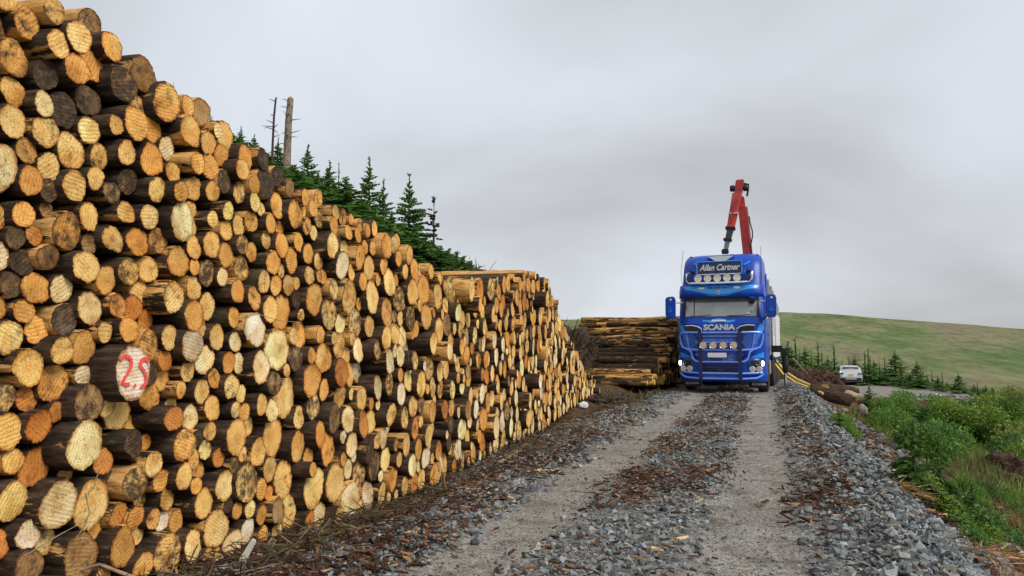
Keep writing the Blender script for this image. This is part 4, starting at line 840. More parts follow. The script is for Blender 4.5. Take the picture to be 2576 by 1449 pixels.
MB().beam(cp(1820, 574, -.2), cp(1819, 582, -.2), (.32, .27), (.30, .25)).build('extension_collar', M_BLACK, ex, bevel=.01); MB().beam(cp(1813, 603, -.23), cp(1812, 610, -.23), (.27, .22), (.27, .22)).build('extension_collar', M_BLACK, ex, bevel=.01)
MB().beam(cp(1812, 611, -.24), cp(1806, 640, -.26), (.15, .14), (.13, .13)).build('inner_extension', M_GREYMET, ex, bevel=.01); MB().box(cp(1806, 636, -.26), (.22, .2, .16)).build('rotator', M_BLACK, ex, bevel=.02)
MB().tube([cp(1864, 548), cp(1866, 565, -.05), cp(1871, 585, -.08), cp(1871, 600, -.06), cp(1866, 620), cp(1868, 650)], .022, 7).build('hydraulic_hose', M_BLACK, truck)
MB().box((-.2, 2.2, 4.25), (1.3, .3, .05)).box((.2, 2.0, 4.29), (.12, .2, .08)).build('roof_hatch', M_BLACK, truck)
# ------------------------------------------------------------------ two yellow pipes running down from the truck
M_YEL = simple('yellow_hose', (0.72, 0.55, 0.14), 0.5, var=0.15)
def hose(pix, r, label):
    pts = [at_depth(x, y, d) for x, y, d in pix]; o = MB().tube(pts, r, 8).build('hose', M_YEL, smooth=True); tag(o, label, 'hose', None); return o
hose([(1950, 905, 27), (1975, 935, 26.5), (2005, 955, 26), (2040, 970, 25.6), (2075, 978, 25.2), (2120, 995, 24.8)], .05, 'upper yellow hose curving down from the truck to the roadside log')
hose([(1948, 915, 26.6), (1970, 942, 26), (2000, 962, 25.5), (2028, 973, 25.2), (2070, 990, 24.6)], .05, 'lower yellow hose sagging between the truck and the roadside log')

# ------------------------------------------------------------------ silver car on the turning area
M_CAR = simple('silver_car_paint', (0.62, 0.64, 0.66), 0.3, 0.35, var=0.05, coat=0.6)
cpt = at_z(2137, 967, -2.08); car = empty('car', (cpt[0], cpt[1] + .2, float(road_z(cpt[1])) + 0.01), R(-1.5)); tag(car, 'silver estate car seen from behind on the gravel turning area', 'car')
# loft along length (y up the car): rows of half-sections
secs = [(-2.30, .80, .50, .98, .80), (-2.26, .90, .40, 1.08, .84), (-2.12, .95, .34, 1.12, 1.30), (-1.98, .96, .30, 1.14, 1.62), (-1.5, .97, .28, 1.13, 1.70), (-.5, .97, .26, 1.10, 1.74), (.4, .97, .26, 1.07, 1.70), (.95, .96, .26, 1.05, 1.45), (1.35, .95, .28, 1.03, 1.12), (2.0, .90, .34, .92, .98), (2.28, .72, .45, .75, .80)]
V = []
for y, w, zb, zs_, zt in secs:
    tw = w * (.78 if zt > 1.3 else .88)
    half = [(0, zb), (w * .9, zb), (w, zb + .12), (w * 1.0, zs_ * .75), (w * .97, zs_), (tw, max(zs_ + .02, zt - .09)), (tw * .86, zt - .02), (0, zt)]
    V += [(x, y, z) for x, z in half] + [(-x, y, z) for x, z in reversed(half[1:-1])]
n = 14; m = len(secs); Fc = [(i * n + k, i * n + (k + 1) % n, (i + 1) * n + (k + 1) % n, (i + 1) * n + k) for i in range(m - 1) for k in range(n)] + [tuple(reversed(range(n))), tuple(range((m - 1) * n, m * n))]
cb = MB().add(V, Fc).build('body', M_CAR, car, smooth=True)
MB().add([(-.72, -2.14, 1.20), (.72, -2.14, 1.20), (.62, -2.01, 1.56), (-.62, -2.01, 1.56), (-.72, -2.08, 1.20), (.72, -2.08, 1.20), (.62, -1.9, 1.56), (-.62, -1.9, 1.56)], [(0, 1, 2, 3), (7, 6, 5, 4), (0, 4, 5, 1), (1, 5, 6, 2), (2, 6, 7, 3), (3, 7, 4, 0)]).build('rear_window', M_DGLASS, car)
MB().box((0, -2.02, 1.64), (1.3, .26, .05), (.12, 0, 0)).build('spoiler', M_CAR, car, bevel=.015)
for s in (-1, 1):
    MB().box((s * .76, -2.24, 1.04), (.36, .12, .13), (0, 0, s * -.12)).build('tail_light', simple('smoked_tail_light', (.08, .055, .055), .25, var=.2), car, bevel=.02)
    MB().add([(s * .965, -1.75, 1.15), (s * .965, .75, 1.12), (s * .80, .35, 1.58), (s * .80, -1.45, 1.58), (s * .94, -1.75, 1.15), (s * .94, .75, 1.12), (s * .77, .35, 1.58), (s * .77, -1.45, 1.58)], [(0, 1, 2, 3), (7, 6, 5, 4), (0, 4, 5, 1), (1, 5, 6, 2), (2, 6, 7, 3), (3, 7, 4, 0)]).build('side_window', M_DGLASS, car)
    MB().box((s * 1.06, .72, 1.16), (.20, .12, .14)).build('door_mirror', M_CAR, car, bevel=.03)
    for y in (-1.35, 1.4):
        wh = empty('wheel'); wh.parent = car; wh.location = (s * .86, y, .36)
        MB().lathe([(.22, -.11), (.33, -.12), (.36, -.09), (.36, .09), (.33, .12), (.22, .11)], (0, 0, 0), 'x', 26).build('tyre', M_RUBBER, wh, smooth=True)
        MB().lathe([(.23, s * .10), (.20, s * .06), (.0001, s * .08)], (0, 0, 0), 'x', 20).build('rim', M_ALU, wh, smooth=True)
MB().box((0, -2.28, .55), (1.72, .14, .26)).build('rear_bumper', M_BLACK, car, bevel=.04); MB().box((0, -2.37, .60), (.9, .03, .10)).build('bumper_insert', M_ALU, car)
MB().box((0, -2.315, .96), (.52, .02, .11)).build('number_plate', simple('yellow_plate', (.70, .52, .12), .4), car)
# ------------------------------------------------------------------ loose stones, bark and twigs
CUBE_V = np.array([(-1, -1, -1), (1, -1, -1), (1, 1, -1), (-1, 1, -1), (-1, -1, 1), (1, -1, 1), (1, 1, 1), (-1, 1, 1)], float) * 0.5
CUBE_F = np.array([(0, 3, 2, 1), (4, 5, 6, 7), (0, 1, 5, 4), (1, 2, 6, 5), (2, 3, 7, 6), (3, 0, 4, 7)])
def rot_mats(rz, rx, ry):
    cz, sz, cx, sx, cy, sy = np.cos(rz), np.sin(rz), np.cos(rx), np.sin(rx), np.cos(ry), np.sin(ry); o = np.zeros_like(rz)
    Z = np.stack([np.stack([cz, -sz, o], -1), np.stack([sz, cz, o], -1), np.stack([o, o, o + 1], -1)], -2)
    X = np.stack([np.stack([o + 1, o, o], -1), np.stack([o, cx, -sx], -1), np.stack([o, sx, cx], -1)], -2)
    Y = np.stack([np.stack([cy, o, sy], -1), np.stack([o, o + 1, o], -1), np.stack([-sy, o, cy], -1)], -2)
    return Z @ Y @ X
def pieces(name, pos, size, cols, rz, tilt, jitter, mat, label, cat, pitch=None):
    n = len(pos); v = CUBE_V[None] + RNG.normal(0, jitter, (n, 8, 3)); v = v * size[:, None, :]
    M = rot_mats(rz, RNG.normal(0, tilt, n), RNG.normal(0, tilt, n) if pitch is None else pitch); v = np.einsum('nij,nkj->nki', M, v) + pos[:, None, :]
    f = (CUBE_F[None] + (np.arange(n) * 8)[:, None, None]).reshape(-1)
    me = np_mesh(name, v.reshape(-1, 3), f, np.full(n * 6, 4)); attr_col(me, 'col', np.repeat(cols, 8, 0) * RNG.uniform(.9, 1.1, (n * 8, 1)))
    return tag(link(me, name, mat), label, cat, kind='stuff')
M_STONE = attr_mat('crushed_slate', 0.7, 0.22, 40, 0.35, 0.35); M_CHIP = attr_mat('bark_chips', 0.85, 0.3, 60, 0.4, 0.2)
def pick(pal, n, w=None): pal = np.array(pal); return pal[RNG.choice(len(pal), n, p=w)] * RNG.uniform(.70, 1.35, (n, 1))
SLATE = [(.130, .146, .152), (.20, .215, .218), (.26, .272, .27), (.070, .078, .083), (.26, .24, .20), (.15, .125, .098)]
def ydist(n, a, b, p=1.25):      # more pieces close by
    u = RNG.random(n); q = 1 - p if abs(1 - p) > .01 else .01; return (a ** q + u * (b ** q - a ** q)) ** (1 / q)
def scatter_stones(n, xr, yr, sr, keep=None, p=1.3, big=0.0):
    y = ydist(n, *yr, p); x = RNG.uniform(*xr, n) + 0.12 * RNG.standard_normal(n)
    if keep is not None: k = RNG.random(n) < keep(x, y); x, y = x[k], y[k]
    n = len(x); s = sr[0] + (sr[1] - sr[0]) * RNG.random(n) ** 2.2; s = s * (1 + 0.02 * np.clip(y - 8, 0, 20))
    return x + road_shift(y), y, s
parts_ = [scatter_stones(15000, (-1.42, -.52), (2.6, 26), (.010, .044), lambda x, y: .35 + .8 * (fbm(x * 1.2, y * 1.2, 71) > .42)),
          scatter_stones(27000, (.28, 1.75), (2.6, 27), (.010, .050), lambda x, y: np.clip(.25 + 1.0 * (x - .25), .15, 1)),
          scatter_stones(18000, (-3.25, -2.2), (2.6, 22), (.010, .055), lambda x, y: .25 + .8 * (fbm(x * .9, y * .9, 73) > .45)),
          scatter_stones(17000, (-2.4, .6), (2.6, 16), (.005, .016), None, 1.8),
          scatter_stones(2600, (1.6, 3.6), (3.5, 24), (.02, .11), lambda x, y: np.clip(1.2 - .45 * (x - 1.6), .1, 1))]
x = np.concatenate([p[0] for p in parts_]); y = np.concatenate([p[1] for p in parts_]); s = np.concatenate([p[2] for p in parts_]); n = len(x)
size = s[:, None] * np.stack([RNG.uniform(.8, 1.5, n), RNG.uniform(.7, 1.1, n), RNG.uniform(.35, .75, n)], 1)
# heaped gravel on the right shoulder
heap = 0.10 * np.exp(-((x - road_shift(y) - 1.05) / .35) ** 2) * (RNG.random(n) ** .5) * (x > .4)
pos = np.stack([x, y, surf_z(x, y) + size[:, 2] * .30 + heap], 1)
pieces('gravel', pos, size, pick(SLATE, n, [.24, .3, .16, .14, .09, .07]), RNG.uniform(0, 6.28, n), .40, .17, M_STONE, 'loose grey slate gravel strewn along the forest road', 'gravel')
# end of the turning area: tipped stone
n = 1500; x = RNG.normal(13.2, 1.5, n); y = RNG.normal(49, 3, n); s = RNG.uniform(.08, .32, n); size = s[:, None] * np.stack([RNG.uniform(.8, 1.5, n), RNG.uniform(.7, 1.1, n), RNG.uniform(.4, .8, n)], 1)
pieces('gravel', np.stack([x, y, surf_z(x, y) + .05], 1), size, pick(SLATE, n), RNG.uniform(0, 6.28, n), .4, .1, M_STONE, 'tipped pale stone at the end of the turning area', 'gravel')
# bark, chips and splinters
BARKC = [(.055, .027, .017), (.095, .043, .024), (.15, .062, .030), (.030, .018, .013), (.28, .16, .075), (.46, .30, .14), (.12, .09, .065)]
def chips(n, xr, yr, lr, keep, p=1.3, w=(.28, .24, .12, .20, .07, .03, .06)):
    y = ydist(n, *yr, p); x = RNG.uniform(*xr, n); k = RNG.random(n) < keep(x, y); x, y = x[k], y[k]; n = len(x)
    l = lr[0] + (lr[1] - lr[0]) * RNG.random(n) ** 2.5; return x + road_shift(y), y, l, pick(BARKC, n, list(w))
pt = lambda s, th: (lambda x, y: sstep(th - .06, th + .12, fbm(x * 1.1, y * .8, s, 4)) + .05)
cs = [chips(10000, (-1.5, -.45), (3.4, 27), (.010, .10), lambda x, y: (.10 + .9 * sstep(5.5, 8.0, y)) * (.12 + sstep(.36, .54, fbm(x * 1.6, y * .9, 81, 4)))), chips(10000, (.25, 1.25), (3.4, 27), (.010, .11), lambda x, y: (.25 + .75 * sstep(4.5, 7.5, y)) * (.10 + sstep(.38, .58, fbm(x * 1.6, y * .9, 83, 4)))),
      chips(9500, (-3.5, -2.2), (2.6, 24), (.010, .10), pt(85, .43)), chips(9000, (1.2, 4.5), (4, 26), (.02, .22), pt(87, .40))]
x = np.concatenate([c[0] for c in cs]) + .12 * RNG.standard_normal(sum(len(c[0]) for c in cs)); y = np.concatenate([c[1] for c in cs]); l = np.concatenate([c[2] for c in cs]); col = np.concatenate([c[3] for c in cs]); n = len(x)
size = np.stack([l, l * RNG.uniform(.08, .30, n), RNG.uniform(.003, .012, n) + .03 * l], 1)
pieces('bark_litter', np.stack([x, y, surf_z(x, y) + .035 + .02 * RNG.random(n)], 1), size, col, RNG.normal(0, 1.1, n), .25, .10, M_CHIP, 'brown bark strips and wood chips littering the road', 'bark litter')
# brushwood litter along the foot of the pile
n = 2200; y = ydist(n, 2.6, 22); x = RNG.normal(-3.12, .25, n); x = np.clip(x, -3.6, -2.3); l = .03 + .34 * RNG.random(n) ** 2.8
size = np.stack([l, np.full(n, .0045) * RNG.uniform(.6, 1.8, n), np.full(n, .0045)], 1)
pieces('brush_litter', np.stack([x, y, surf_z(x, y) + .04 + .07 * RNG.random(n)], 1), size, pick([(.07, .045, .028), (.11, .075, .045), (.055, .06, .025), (.20, .14, .08), (.04, .026, .018)], n), RNG.uniform(0, 6.28, n), .3, .15, M_CHIP, 'fine twigs and moss along the foot of the log pile', 'brush litter', pitch=RNG.normal(0, .35, n))

# ------------------------------------------------------------------ sticks, rocks and lying wood, one by one
M_STICK = simple('weathered_stick', (.30, .21, .13), .85, var=.35, scale=14, bump=.4, dirt=(.07, .045, .03)); M_DSTICK = simple('dark_stick', (.060, .040, .028), .9, var=.4, scale=14, bump=.4)
M_PALE = simple('fresh_split_wood', (.62, .44, .22), .7, var=.25, scale=18, bump=.3)
def stick(pix, r, mat, label, lift=.02, depth=None):
    P = []
    for i, q in enumerate(pix):
        if len(q) == 3: P.append(Vector(at_depth(*q)))
        else:
            g = at_z(q[0], q[1], 0.03); g[2] = float(surf_z(g[0], g[1])) + lift; P.append(Vector(g))
    n = len(P); o = MB().tube(P, [r * (1 - .55 * i / (n - 1)) for i in range(n)], 7).build('stick', mat, smooth=True); tag(o, label, 'stick'); return o
stick([(1965, 1256), (1995, 1259), (2030, 1257), (2068, 1262)], .028, M_DSTICK, 'dark broken branch lying across the right wheel track')
stick([(1118, 1213), (1113, 1185, 6.9), (1106, 1150, 7.0)], .022, M_PALE, 'pale peeled branch leaning against the foot of the log pile')
stick([(769, 1346), (830, 1330), (880, 1300), (907, 1290)], .018, M_STICK, 'curved brown root lying below the tallest stretch of log pile')
stick([(1026, 1350), (1070, 1352), (1106, 1359)], .014, M_PALE, 'thin straw-coloured stick on the left gravel shoulder')
stick([(1390, 1078), (1430, 1062), (1475, 1045)], .03, M_STICK, 'long bare pole on the verge by the far log pile end')
stick([(1485, 1048), (1530, 1036), (1575, 1030)], .025, M_STICK, 'straight pole on the verge towards the truck')
stick([(1255, 1165), (1300, 1140), (1335, 1112)], .045, M_STICK, 'grey split stem lying along the base of the log pile')
stick([(1345, 1190), (1380, 1188), (1415, 1190)], .022, M_PALE, 'pale splinter beside the left wheel track')
stick([(360, 1462, 3.9), (250, 1420, 3.85), (130, 1455, 3.8)], .012, M_STICK, 'thin arched twig in front of the lowest near logs')
for k, (pts_, lab) in enumerate([([(971, 764), (990, 810), (1015, 850), (1026, 880), (1028, 910)], 'thin curved twig hanging down the middle stretch of log ends'), ([(600, 800), (650, 790), (700, 806), (760, 812)], 'thin twig crossing the log ends beside the red-marked log'), ([(215, 1240), (225, 1290), (208, 1330), (180, 1370)], 'forked brown twig over the lower log ends'), ([(250, 1180), (235, 1230), (205, 1255)], 'fine twig touching a thick pale log end'), ([(60, 1400), (150, 1345), (215, 1310)], 'long thin twig across the lowest near logs'), ([(1000, 1330), (1040, 1290), (1070, 1270)], 'whitish twig at the foot of the middle log stretch')]):
    stick([(a, b, float(np.linalg.norm(at_x(a, b, FACE_X + .22) - EYE) / np.linalg.norm(ray(a, b)))) for a, b in pts_], .0035, M_STICK if k < 5 else M_PALE, lab)
for k, (a, b) in enumerate([((1640, 1392), (1668, 1396)), ((2078, 1018), (2120, 1030)), ((1700, 1365), (1730, 1352))]):
    stick([a, b], .02, M_PALE, ['short fresh splinter in the stony middle strip', 'pale stick on the bank below the roadside log', 'broken fresh chip in the middle of the road'][k])
def rock(loc, size, col, label, seed, rz=0, nm='rock'):
    rg = np.random.default_rng(seed); bm = bmesh.new(); bmesh.ops.create_icosphere(bm, subdivisions=3, radius=.5)
    pl = [(Vector(rg.standard_normal(3)).normalized(), rg.uniform(.30, .44)) for _ in range(14)]
    for v in bm.verts:
        for nn, d in pl:
            e = v.co.dot(nn) - d
            if e > 0: v.co -= nn * e
        v.co += Vector(rg.normal(0, .006, 3)); v.co = Vector((v.co.x * size[0], v.co.y * size[1], v.co.z * size[2]))
    me = bpy.data.meshes.new(nm); bm.to_mesh(me); bm.free()
    o = link(me, nm, simple('rock_face', col, .85, var=.3, scale=7, bump=.6, dirt=tuple(c * .45 for c in col))); o.location = loc; o.rotation_euler = (0, 0, rz); tag(o, label, 'rock'); return o
def on(px, py, z0=0.0):
    g = at_z(px, py, z0)
    for _ in range(25): g = at_z(px, py, float(surf_z(g[0], g[1])) * .5 + g[2] * .5)
    return g
g = on(945, 1282); rock((g[0], g[1], g[2] + .05), (.30, .2, .14), (.42, .36, .20), 'flat tan rock at the foot of the log pile', 1)
g = on(560, 1452); rock((g[0], g[1], g[2] + .03), (.16, .13, .09), (.25, .28, .26), 'pale grey-green stone below the near logs', 2)
g = on(2172, 1045, -.5); rock((g[0], g[1], g[2] + .28), (.45, .40, .72), (.42, .39, .34), 'upright pale boulder on the right bank', 3, .4)
for k, (px, py, sz, lab) in enumerate([(2120, 1040, .35, 'brown boulder beside the upright pale boulder'), (2130, 1020, .3, 'small grey boulder below the roadside log'), (2280, 1180, .22, 'pale stone among the shrubs on the bank'), (2260, 1215, .2, 'grey stone on the soil bank'), (1462, 1028, .35, 'white stone on the verge before the far log pile'), (2100, 1048, .25, 'tan stone lodged in the soil bank'), (2360, 1000, .6, 'pale block at the end of the turning area')]):
    g = on(px, py, -.5); rock((g[0], g[1], g[2] + .2 * sz), (sz, sz * .8, sz * .6), [(.22, .17, .12), (.30, .28, .25), (.42, .40, .36), (.28, .29, .30), (.62, .62, .62), (.36, .29, .20), (.45, .44, .42)][k], lab, 10 + k, k)
g = on(616, 1432); o = MB().beam((g[0] - .05, g[1], g[2]), (g[0] + .02, g[1] + .06, g[2] + .17), (.05, .03), (.035, .02)).build('split_wood', simple('bleached_wood', (.66, .62, .54), .7, var=.15, bump=.2), bevel=.006); tag(o, 'whitish split wood sliver sticking up below the near logs', 'wood')
# thick log and slabs on the road edge beside the truck
def lying(pa, pb, r, typ, label, seed, peel=.05):
    a, b = Vector(pa), Vector(pb); d = a - b; gm = log_geom(r, d.length, typ, 24, np.random.default_rng(seed), peel, .06)
    return add_log(gm, a, d.to_track_quat('X', 'Z').to_euler(), label, None)
a = at_depth(2036, 982, 25.0); b = at_depth(2140, 1008, 24.6); lying(a, b, .23, 'd', 'thick weathered log lying on the road edge under the hoses', 71, -.06)
a = at_depth(2075, 978, 25.6); b = at_depth(2150, 985, 26.5); lying(a, b, .20, 'g', 'split yellowish log behind the thick weathered log', 72, .06)
rock(at_depth(2132, 997, 26.0), (.9, .7, .5), (.34, .27, .18), 'broken sandy block at the road edge beside the logs', 31, .3)
a = at_depth(1122, 655, 30); b = at_depth(1015, 618, 30.5); lying(a, b, .10, 'o', 'peeled log lying on the hillside brash above the pile', 73, .5)
a = at_depth(1105, 668, 29.5); b = at_depth(1030, 640, 30); lying(a, b, .09, 'd', 'dark log half buried in the hillside brash', 74, .1)

# ------------------------------------------------------------------ brash heaps and torn-up roots
M_HEAP = simple('dark_brash_soil', (.045, .030, .020), .95, var=.6, scale=5, bump=1.0, dirt=(.10, .065, .04))
TWC = [(.07, .045, .03), (.12, .08, .05), (.045, .030, .02), (.18, .13, .085), (.06, .065, .028)]
def heap_obj(name, c, size, ntw, lr, label, cat, seed, pal=TWC, soil=M_HEAP, thick=.012, out=1.0):
    rg = np.random.default_rng(seed); bm = bmesh.new(); bmesh.ops.create_icosphere(bm, subdivisions=4, radius=1.0)
    for v in bm.verts:
        q = v.co; s = .45 + 1.1 * float(fbm(q.x * 2.6 + seed, q.y * 2.6 + q.z * 2.3, seed, 5)); v.co = Vector((q.x * size[0] * s, q.y * size[1] * s, max(q.z, -.3) * size[2] * s))
    me = bpy.data.meshes.new(name); bm.to_mesh(me); bm.free(); o = link(me, name, soil); o.location = c; tag(o, label, cat)
    th, ph = rg.uniform(0, 6.28, ntw), np.arccos(rg.uniform(0, 1, ntw)); s = .86 + .20 * rg.random(ntw)
    pos = np.stack([size[0] * s * np.sin(ph) * np.cos(th), size[1] * s * np.sin(ph) * np.sin(th), size[2] * s * np.cos(ph)], 1)
    l = lr[0] + (lr[1] - lr[0]) * rg.random(ntw) ** 2.2; t = thick * rg.uniform(.5, 1.5, ntw)
    w = pieces('twigs', pos, np.stack([l, t, t], 1), pick(pal, ntw), rg.uniform(0, 6.28, ntw), .2, .15, M_CHIP, None, None, pitch=rg.normal(0, .55 * out, ntw)); w.parent = o
    return o
def gpt(px, py, d): p = at_depth(px, py, d); return (p[0], p[1], float(ground_z(p[0], p[1])))
for k, (px, py, d, sz, lab) in enumerate([(1120, 690, 29, (1.8, 1.5, 1.0), 'brown brash heap below the small hillside spruces'), (1215, 720, 28.5, (1.6, 1.4, 1.1), 'brown brash heap behind the middle of the log pile'), (1275, 735, 27.5, (1.5, 1.2, 1.2), 'low brash heap at the end of the hillside'), (1432, 830, 24.2, (.95, 1.0, 1.55), 'dark twiggy brash heap between the two log piles'), (1515, 800, 34, (1.8, 1.5, 1.3), 'twiggy brash heap behind the pile beside the truck')]):
    c = gpt(px, py, d); zt = at_depth(px, py, d)[2]
    heap_obj('brash_heap', (c[0], c[1], c[2] - .05 if k not in (3, 4) else .25), sz if k in (3, 4) else (sz[0], sz[1], sz[2] * .6), 1500, (.15, 1.4), lab, 'brash heap', 90 + k)
c = gpt(1550, 1010, 18.5); heap_obj('brash_heap', (c[0], c[1], c[2] - .02), (.9, .9, .22), 500, (.1, .6), 'flattened green-brown brash on the verge before the far logs', 'brash heap', 97, pal=[(.05, .06, .02), (.09, .08, .04), (.12, .09, .05)])
RTC = [(.075, .036, .024), (.11, .055, .035), (.05, .026, .018), (.16, .09, .055)]
M_PEAT = simple('torn_peat', (.060, .028, .020), .95, var=.5, scale=3, bump=1.0, dirt=(.12, .07, .045))
for k, (px, py, d, sz, lab) in enumerate([(1985, 945, 52, (2.0, 1.6, 1.9), 'tall torn-up root heap just behind the truck'), (2030, 955, 58, (2.0, 1.8, 1.5), 'brown root heap halfway between the truck and the car'), (2074, 960, 66, (1.5, 1.5, 1.2), 'low brown root heap touching the silver car')]):
    p = at_depth(px, py, d); heap_obj('root_heap', (p[0], p[1], float(surf_z(p[0], p[1])) - .1), sz, 420, (.3, 1.6), lab, 'root heap', 110 + k, RTC, M_PEAT, .035)
stick([(1998, 905, 50), (2020, 930, 50.2), (2032, 940, 50.4)], .07, M_STICK, 'pale bare pole leaning on the root heap behind the truck')
g = on(2520, 1200, -1.0); heap_obj('root_plate', (g[0], g[1], g[2]), (.95, .7, .62), 700, (.1, .5), 'brown upturned root plate on the lower bank', 'root plate', 121, RTC, M_PEAT, .014)
# ------------------------------------------------------------------ plants
M_NEEDLE = attr_mat('spruce_needles', 0.7, 0.25, 5, 0, 0.25, trans=0.42); M_LEAF = attr_mat('green_leaves', 0.6, 0.2, 6, 0, 0.3, trans=0.28); M_GRASS = attr_mat('grass_blades', 0.7, 0.2, 6, 0, 0.25, trans=0.22)
M_TRUNK = simple('spruce_trunk', (.060, .045, .034), .9, var=.4, scale=10, bump=.5)
def blade_mesh(name, P, Q, W, nrm, cols, mat, parent=None, tipw=.15):
    """tapered blades from P to Q, half-width W along the side vector"""
    P, Q = np.asarray(P), np.asarray(Q); W = np.asarray(W)[:, None]; d = Q - P; sd = np.cross(d, nrm); sd /= np.linalg.norm(sd, axis=1)[:, None] + 1e-9
    mid = P + d * .45; V = np.stack([P - sd * W * .5, P + sd * W * .5, mid + sd * W, Q + sd * W * tipw, Q - sd * W * tipw, mid - sd * W], 1); n = len(P)
    f = (np.array([[0, 1, 2, 5], [5, 2, 3, 4]])[None] + (np.arange(n) * 6)[:, None, None]).reshape(-1)
    me = np_mesh(name, V.reshape(-1, 3), f, np.full(2 * n, 4)); attr_col(me, 'col', np.repeat(cols, 6, 0)); return me
def spruce_mesh(h, wid, rg, whorls, dens=1.0, leader=.12, lowgap=.02, curl=0.0, tipc=(.27, .45, .11), basec=(.105, .20, .085), nw=.042, droop=.12):
    P, Q, W, NN, C = [], [], [], [], []
    def tw(p, q, w, t):
        c = np.array(basec) * (1 - t) + np.array(tipc) * t; c = c * rg.uniform(.7, 1.3); d = q - p
        for _ in range(2): P.append(p); Q.append(q); W.append(w); NN.append(rg.standard_normal(3)); C.append(c)
    for i in range(whorls):
        t = i / (whorls - 1); z = h * (lowgap + (1 - leader - lowgap) * t); bl = wid * (1 - t) ** .85 + .05 * wid
        for b in range(rg.integers(5, 8)):
            if rg.random() > dens: continue
            az = rg.uniform(0, 6.28); L_ = bl * rg.uniform(.6, 1.15); el = -.15 + .9 * t + rg.normal(0, .08); out = np.array([math.cos(az), math.sin(az), 0.0]); side = np.array([-out[1], out[0], 0.0])
            z0 = z + rg.uniform(-.5, .5) * h / whorls * .8; nn = max(3, int(L_ / .085)); prev = np.array([0, 0, z0])
            for k in range(1, nn + 1):
                s = k / nn; pt_ = np.array([0, 0, z0]) + out * L_ * s * math.cos(el) + np.array([0, 0, 1]) * (L_ * s * math.sin(el) - droop * L_ * s * s + curl * L_ * s ** 3)
                tw(prev, pt_, nw, .3 * s + .2 * (k == nn))
                if k < nn or nn < 4:
                    for sg in (-1, 1):
                        ln = L_ * .42 * (1 - s * .75) * rg.uniform(.7, 1.2); q = pt_ + (out * .65 + side * sg) * ln * .85 + np.array([0, 0, rg.normal(-.08, .12) * ln])
                        tw(pt_, q, nw * .95, rg.uniform(.15, .9))
                prev = pt_
    for k in range(6): a = rg.uniform(0, 6.28); z = h * (1 - leader * rg.uniform(.1, 1)); tw(np.array([0, 0, z]), np.array([.07 * math.cos(a), .07 * math.sin(a), z + .09]), nw * .8, .6)
    tw(np.array([0, 0, h * (1 - leader)]), np.array([0, 0, h]), nw * .8, .4)
    cr = blade_mesh('crown', P, Q, W, np.array(NN), np.array(C), M_NEEDLE); cr.materials.append(M_NEEDLE)
    tr = MB().tube([(0, 0, -.3), (0, 0, h * .5), (0, 0, h * .97)], [.014 * h + .006, .008 * h + .004, .003], 7)
    me = bpy.data.meshes.new('trunk'); me.from_pydata(tr.v, [], tr.f); me.materials.append(M_TRUNK); return cr, tr, me
SPR = []
for k in range(5): rg = np.random.default_rng(300 + k); SPR.append(spruce_mesh(3.0, [.85, 1.0, .75, .9, 1.1][k], rg, 20, [.95, 1, .9, .85, 1][k]))
for k in range(3): rg = np.random.default_rng(320 + k); SPR.append(spruce_mesh(3.0, [.75, .6, .9][k], rg, 10, .8, leader=.36, lowgap=.0, tipc=(.26, .44, .10)))        # young trees with long leaders
rg = np.random.default_rng(333); SPR.append(spruce_mesh(3.0, .55, rg, 11, .38, leader=.10, lowgap=.35, tipc=(.08, .13, .06), basec=(.06, .08, .05)))     # thin sparse tree
def put_spruce(k, loc, h, label, group, widen=1.0, nm='spruce_tree'):
    e = empty(nm, loc, random.uniform(0, 6.28)); s = h / 3.0; e.scale = (s * widen, s * widen, s)
    c = bpy.data.objects.new('crown', SPR[k][0]); COL.objects.link(c); c.parent = e
    t = bpy.data.objects.new('trunk', SPR[k][2]); COL.objects.link(t); t.parent = e
    tag(e, label, 'tree', group); return e
# hillside above the pile
def hill_tree(px, py, d, k, label, group=None, widen=1.0, minh=.5):
    widen *= 1.85
    p = at_depth(px, py, d); gz_ = float(ground_z(p[0], p[1])); h = max(p[2] - gz_, minh)
    return put_spruce(k, (p[0], p[1], gz_ - .03), h, label, group, widen)
for px, py, d, k, w, lab in [(930, 390, 31, 0, .62, 'tallest dark spruce on the skyline above the log pile'), (1030, 435, 31, 1, .62, 'broad dark spruce standing alone on the hillside skyline'), (1092, 490, 30, 8, .75, 'thin sparse spruce with bare lower stem on the hillside'),
                              (775, 362, 32, 2, .9, 'pointed spruce just beside the bleached broken snag'), (965, 448, 31.5, 3, .65, 'spruce close against the tallest dark spruce'), (700, 345, 32, 3, .8, 'spruce behind the thin dead pole'), (830, 402, 31, 4, .75, 'spruce between the snag and the tallest dark spruce'),
                              (853, 405, 33, 6, .7, 'spruce with long bare leader on the hillside'), (640, 335, 32, 0, .9, 'spruce rising above the tall log ends near the thin dead pole'), (607, 316, 32, 1, .8, 'spruce peeping over the tallest stretch of log pile'), (437, 203, 32, 5, .5, 'slender spruce tip showing above the topmost logs'), (530, 262, 32, 7, .5, 'small spruce tip beside the topmost log ends')]:
    hill_tree(px, py, d, k, lab, None, w)
for i, (px, py) in enumerate([(585, 330), (665, 372), (740, 410), (760, 440), (800, 430), (812, 455), (860, 470), (880, 480), (895, 505), (920, 530), (945, 540), (975, 545), (1000, 560), (1020, 575), (1050, 578), (1070, 592), (1085, 600), (1110, 612), (1128, 622), (1150, 628), (1165, 640), (1185, 652), (1205, 664), (870, 440), (985, 530), (720, 395), (690, 400), (840, 450)]):
    hill_tree(px, py + 2, 30 + 1.5 * math.sin(i * 2.1), [4, 1, 0, 2, 3][i % 5], 'small bright green spruce in the thicket on the hillside behind the pile', 'small spruces thicketed on the hillside behind the pile', 2.2)
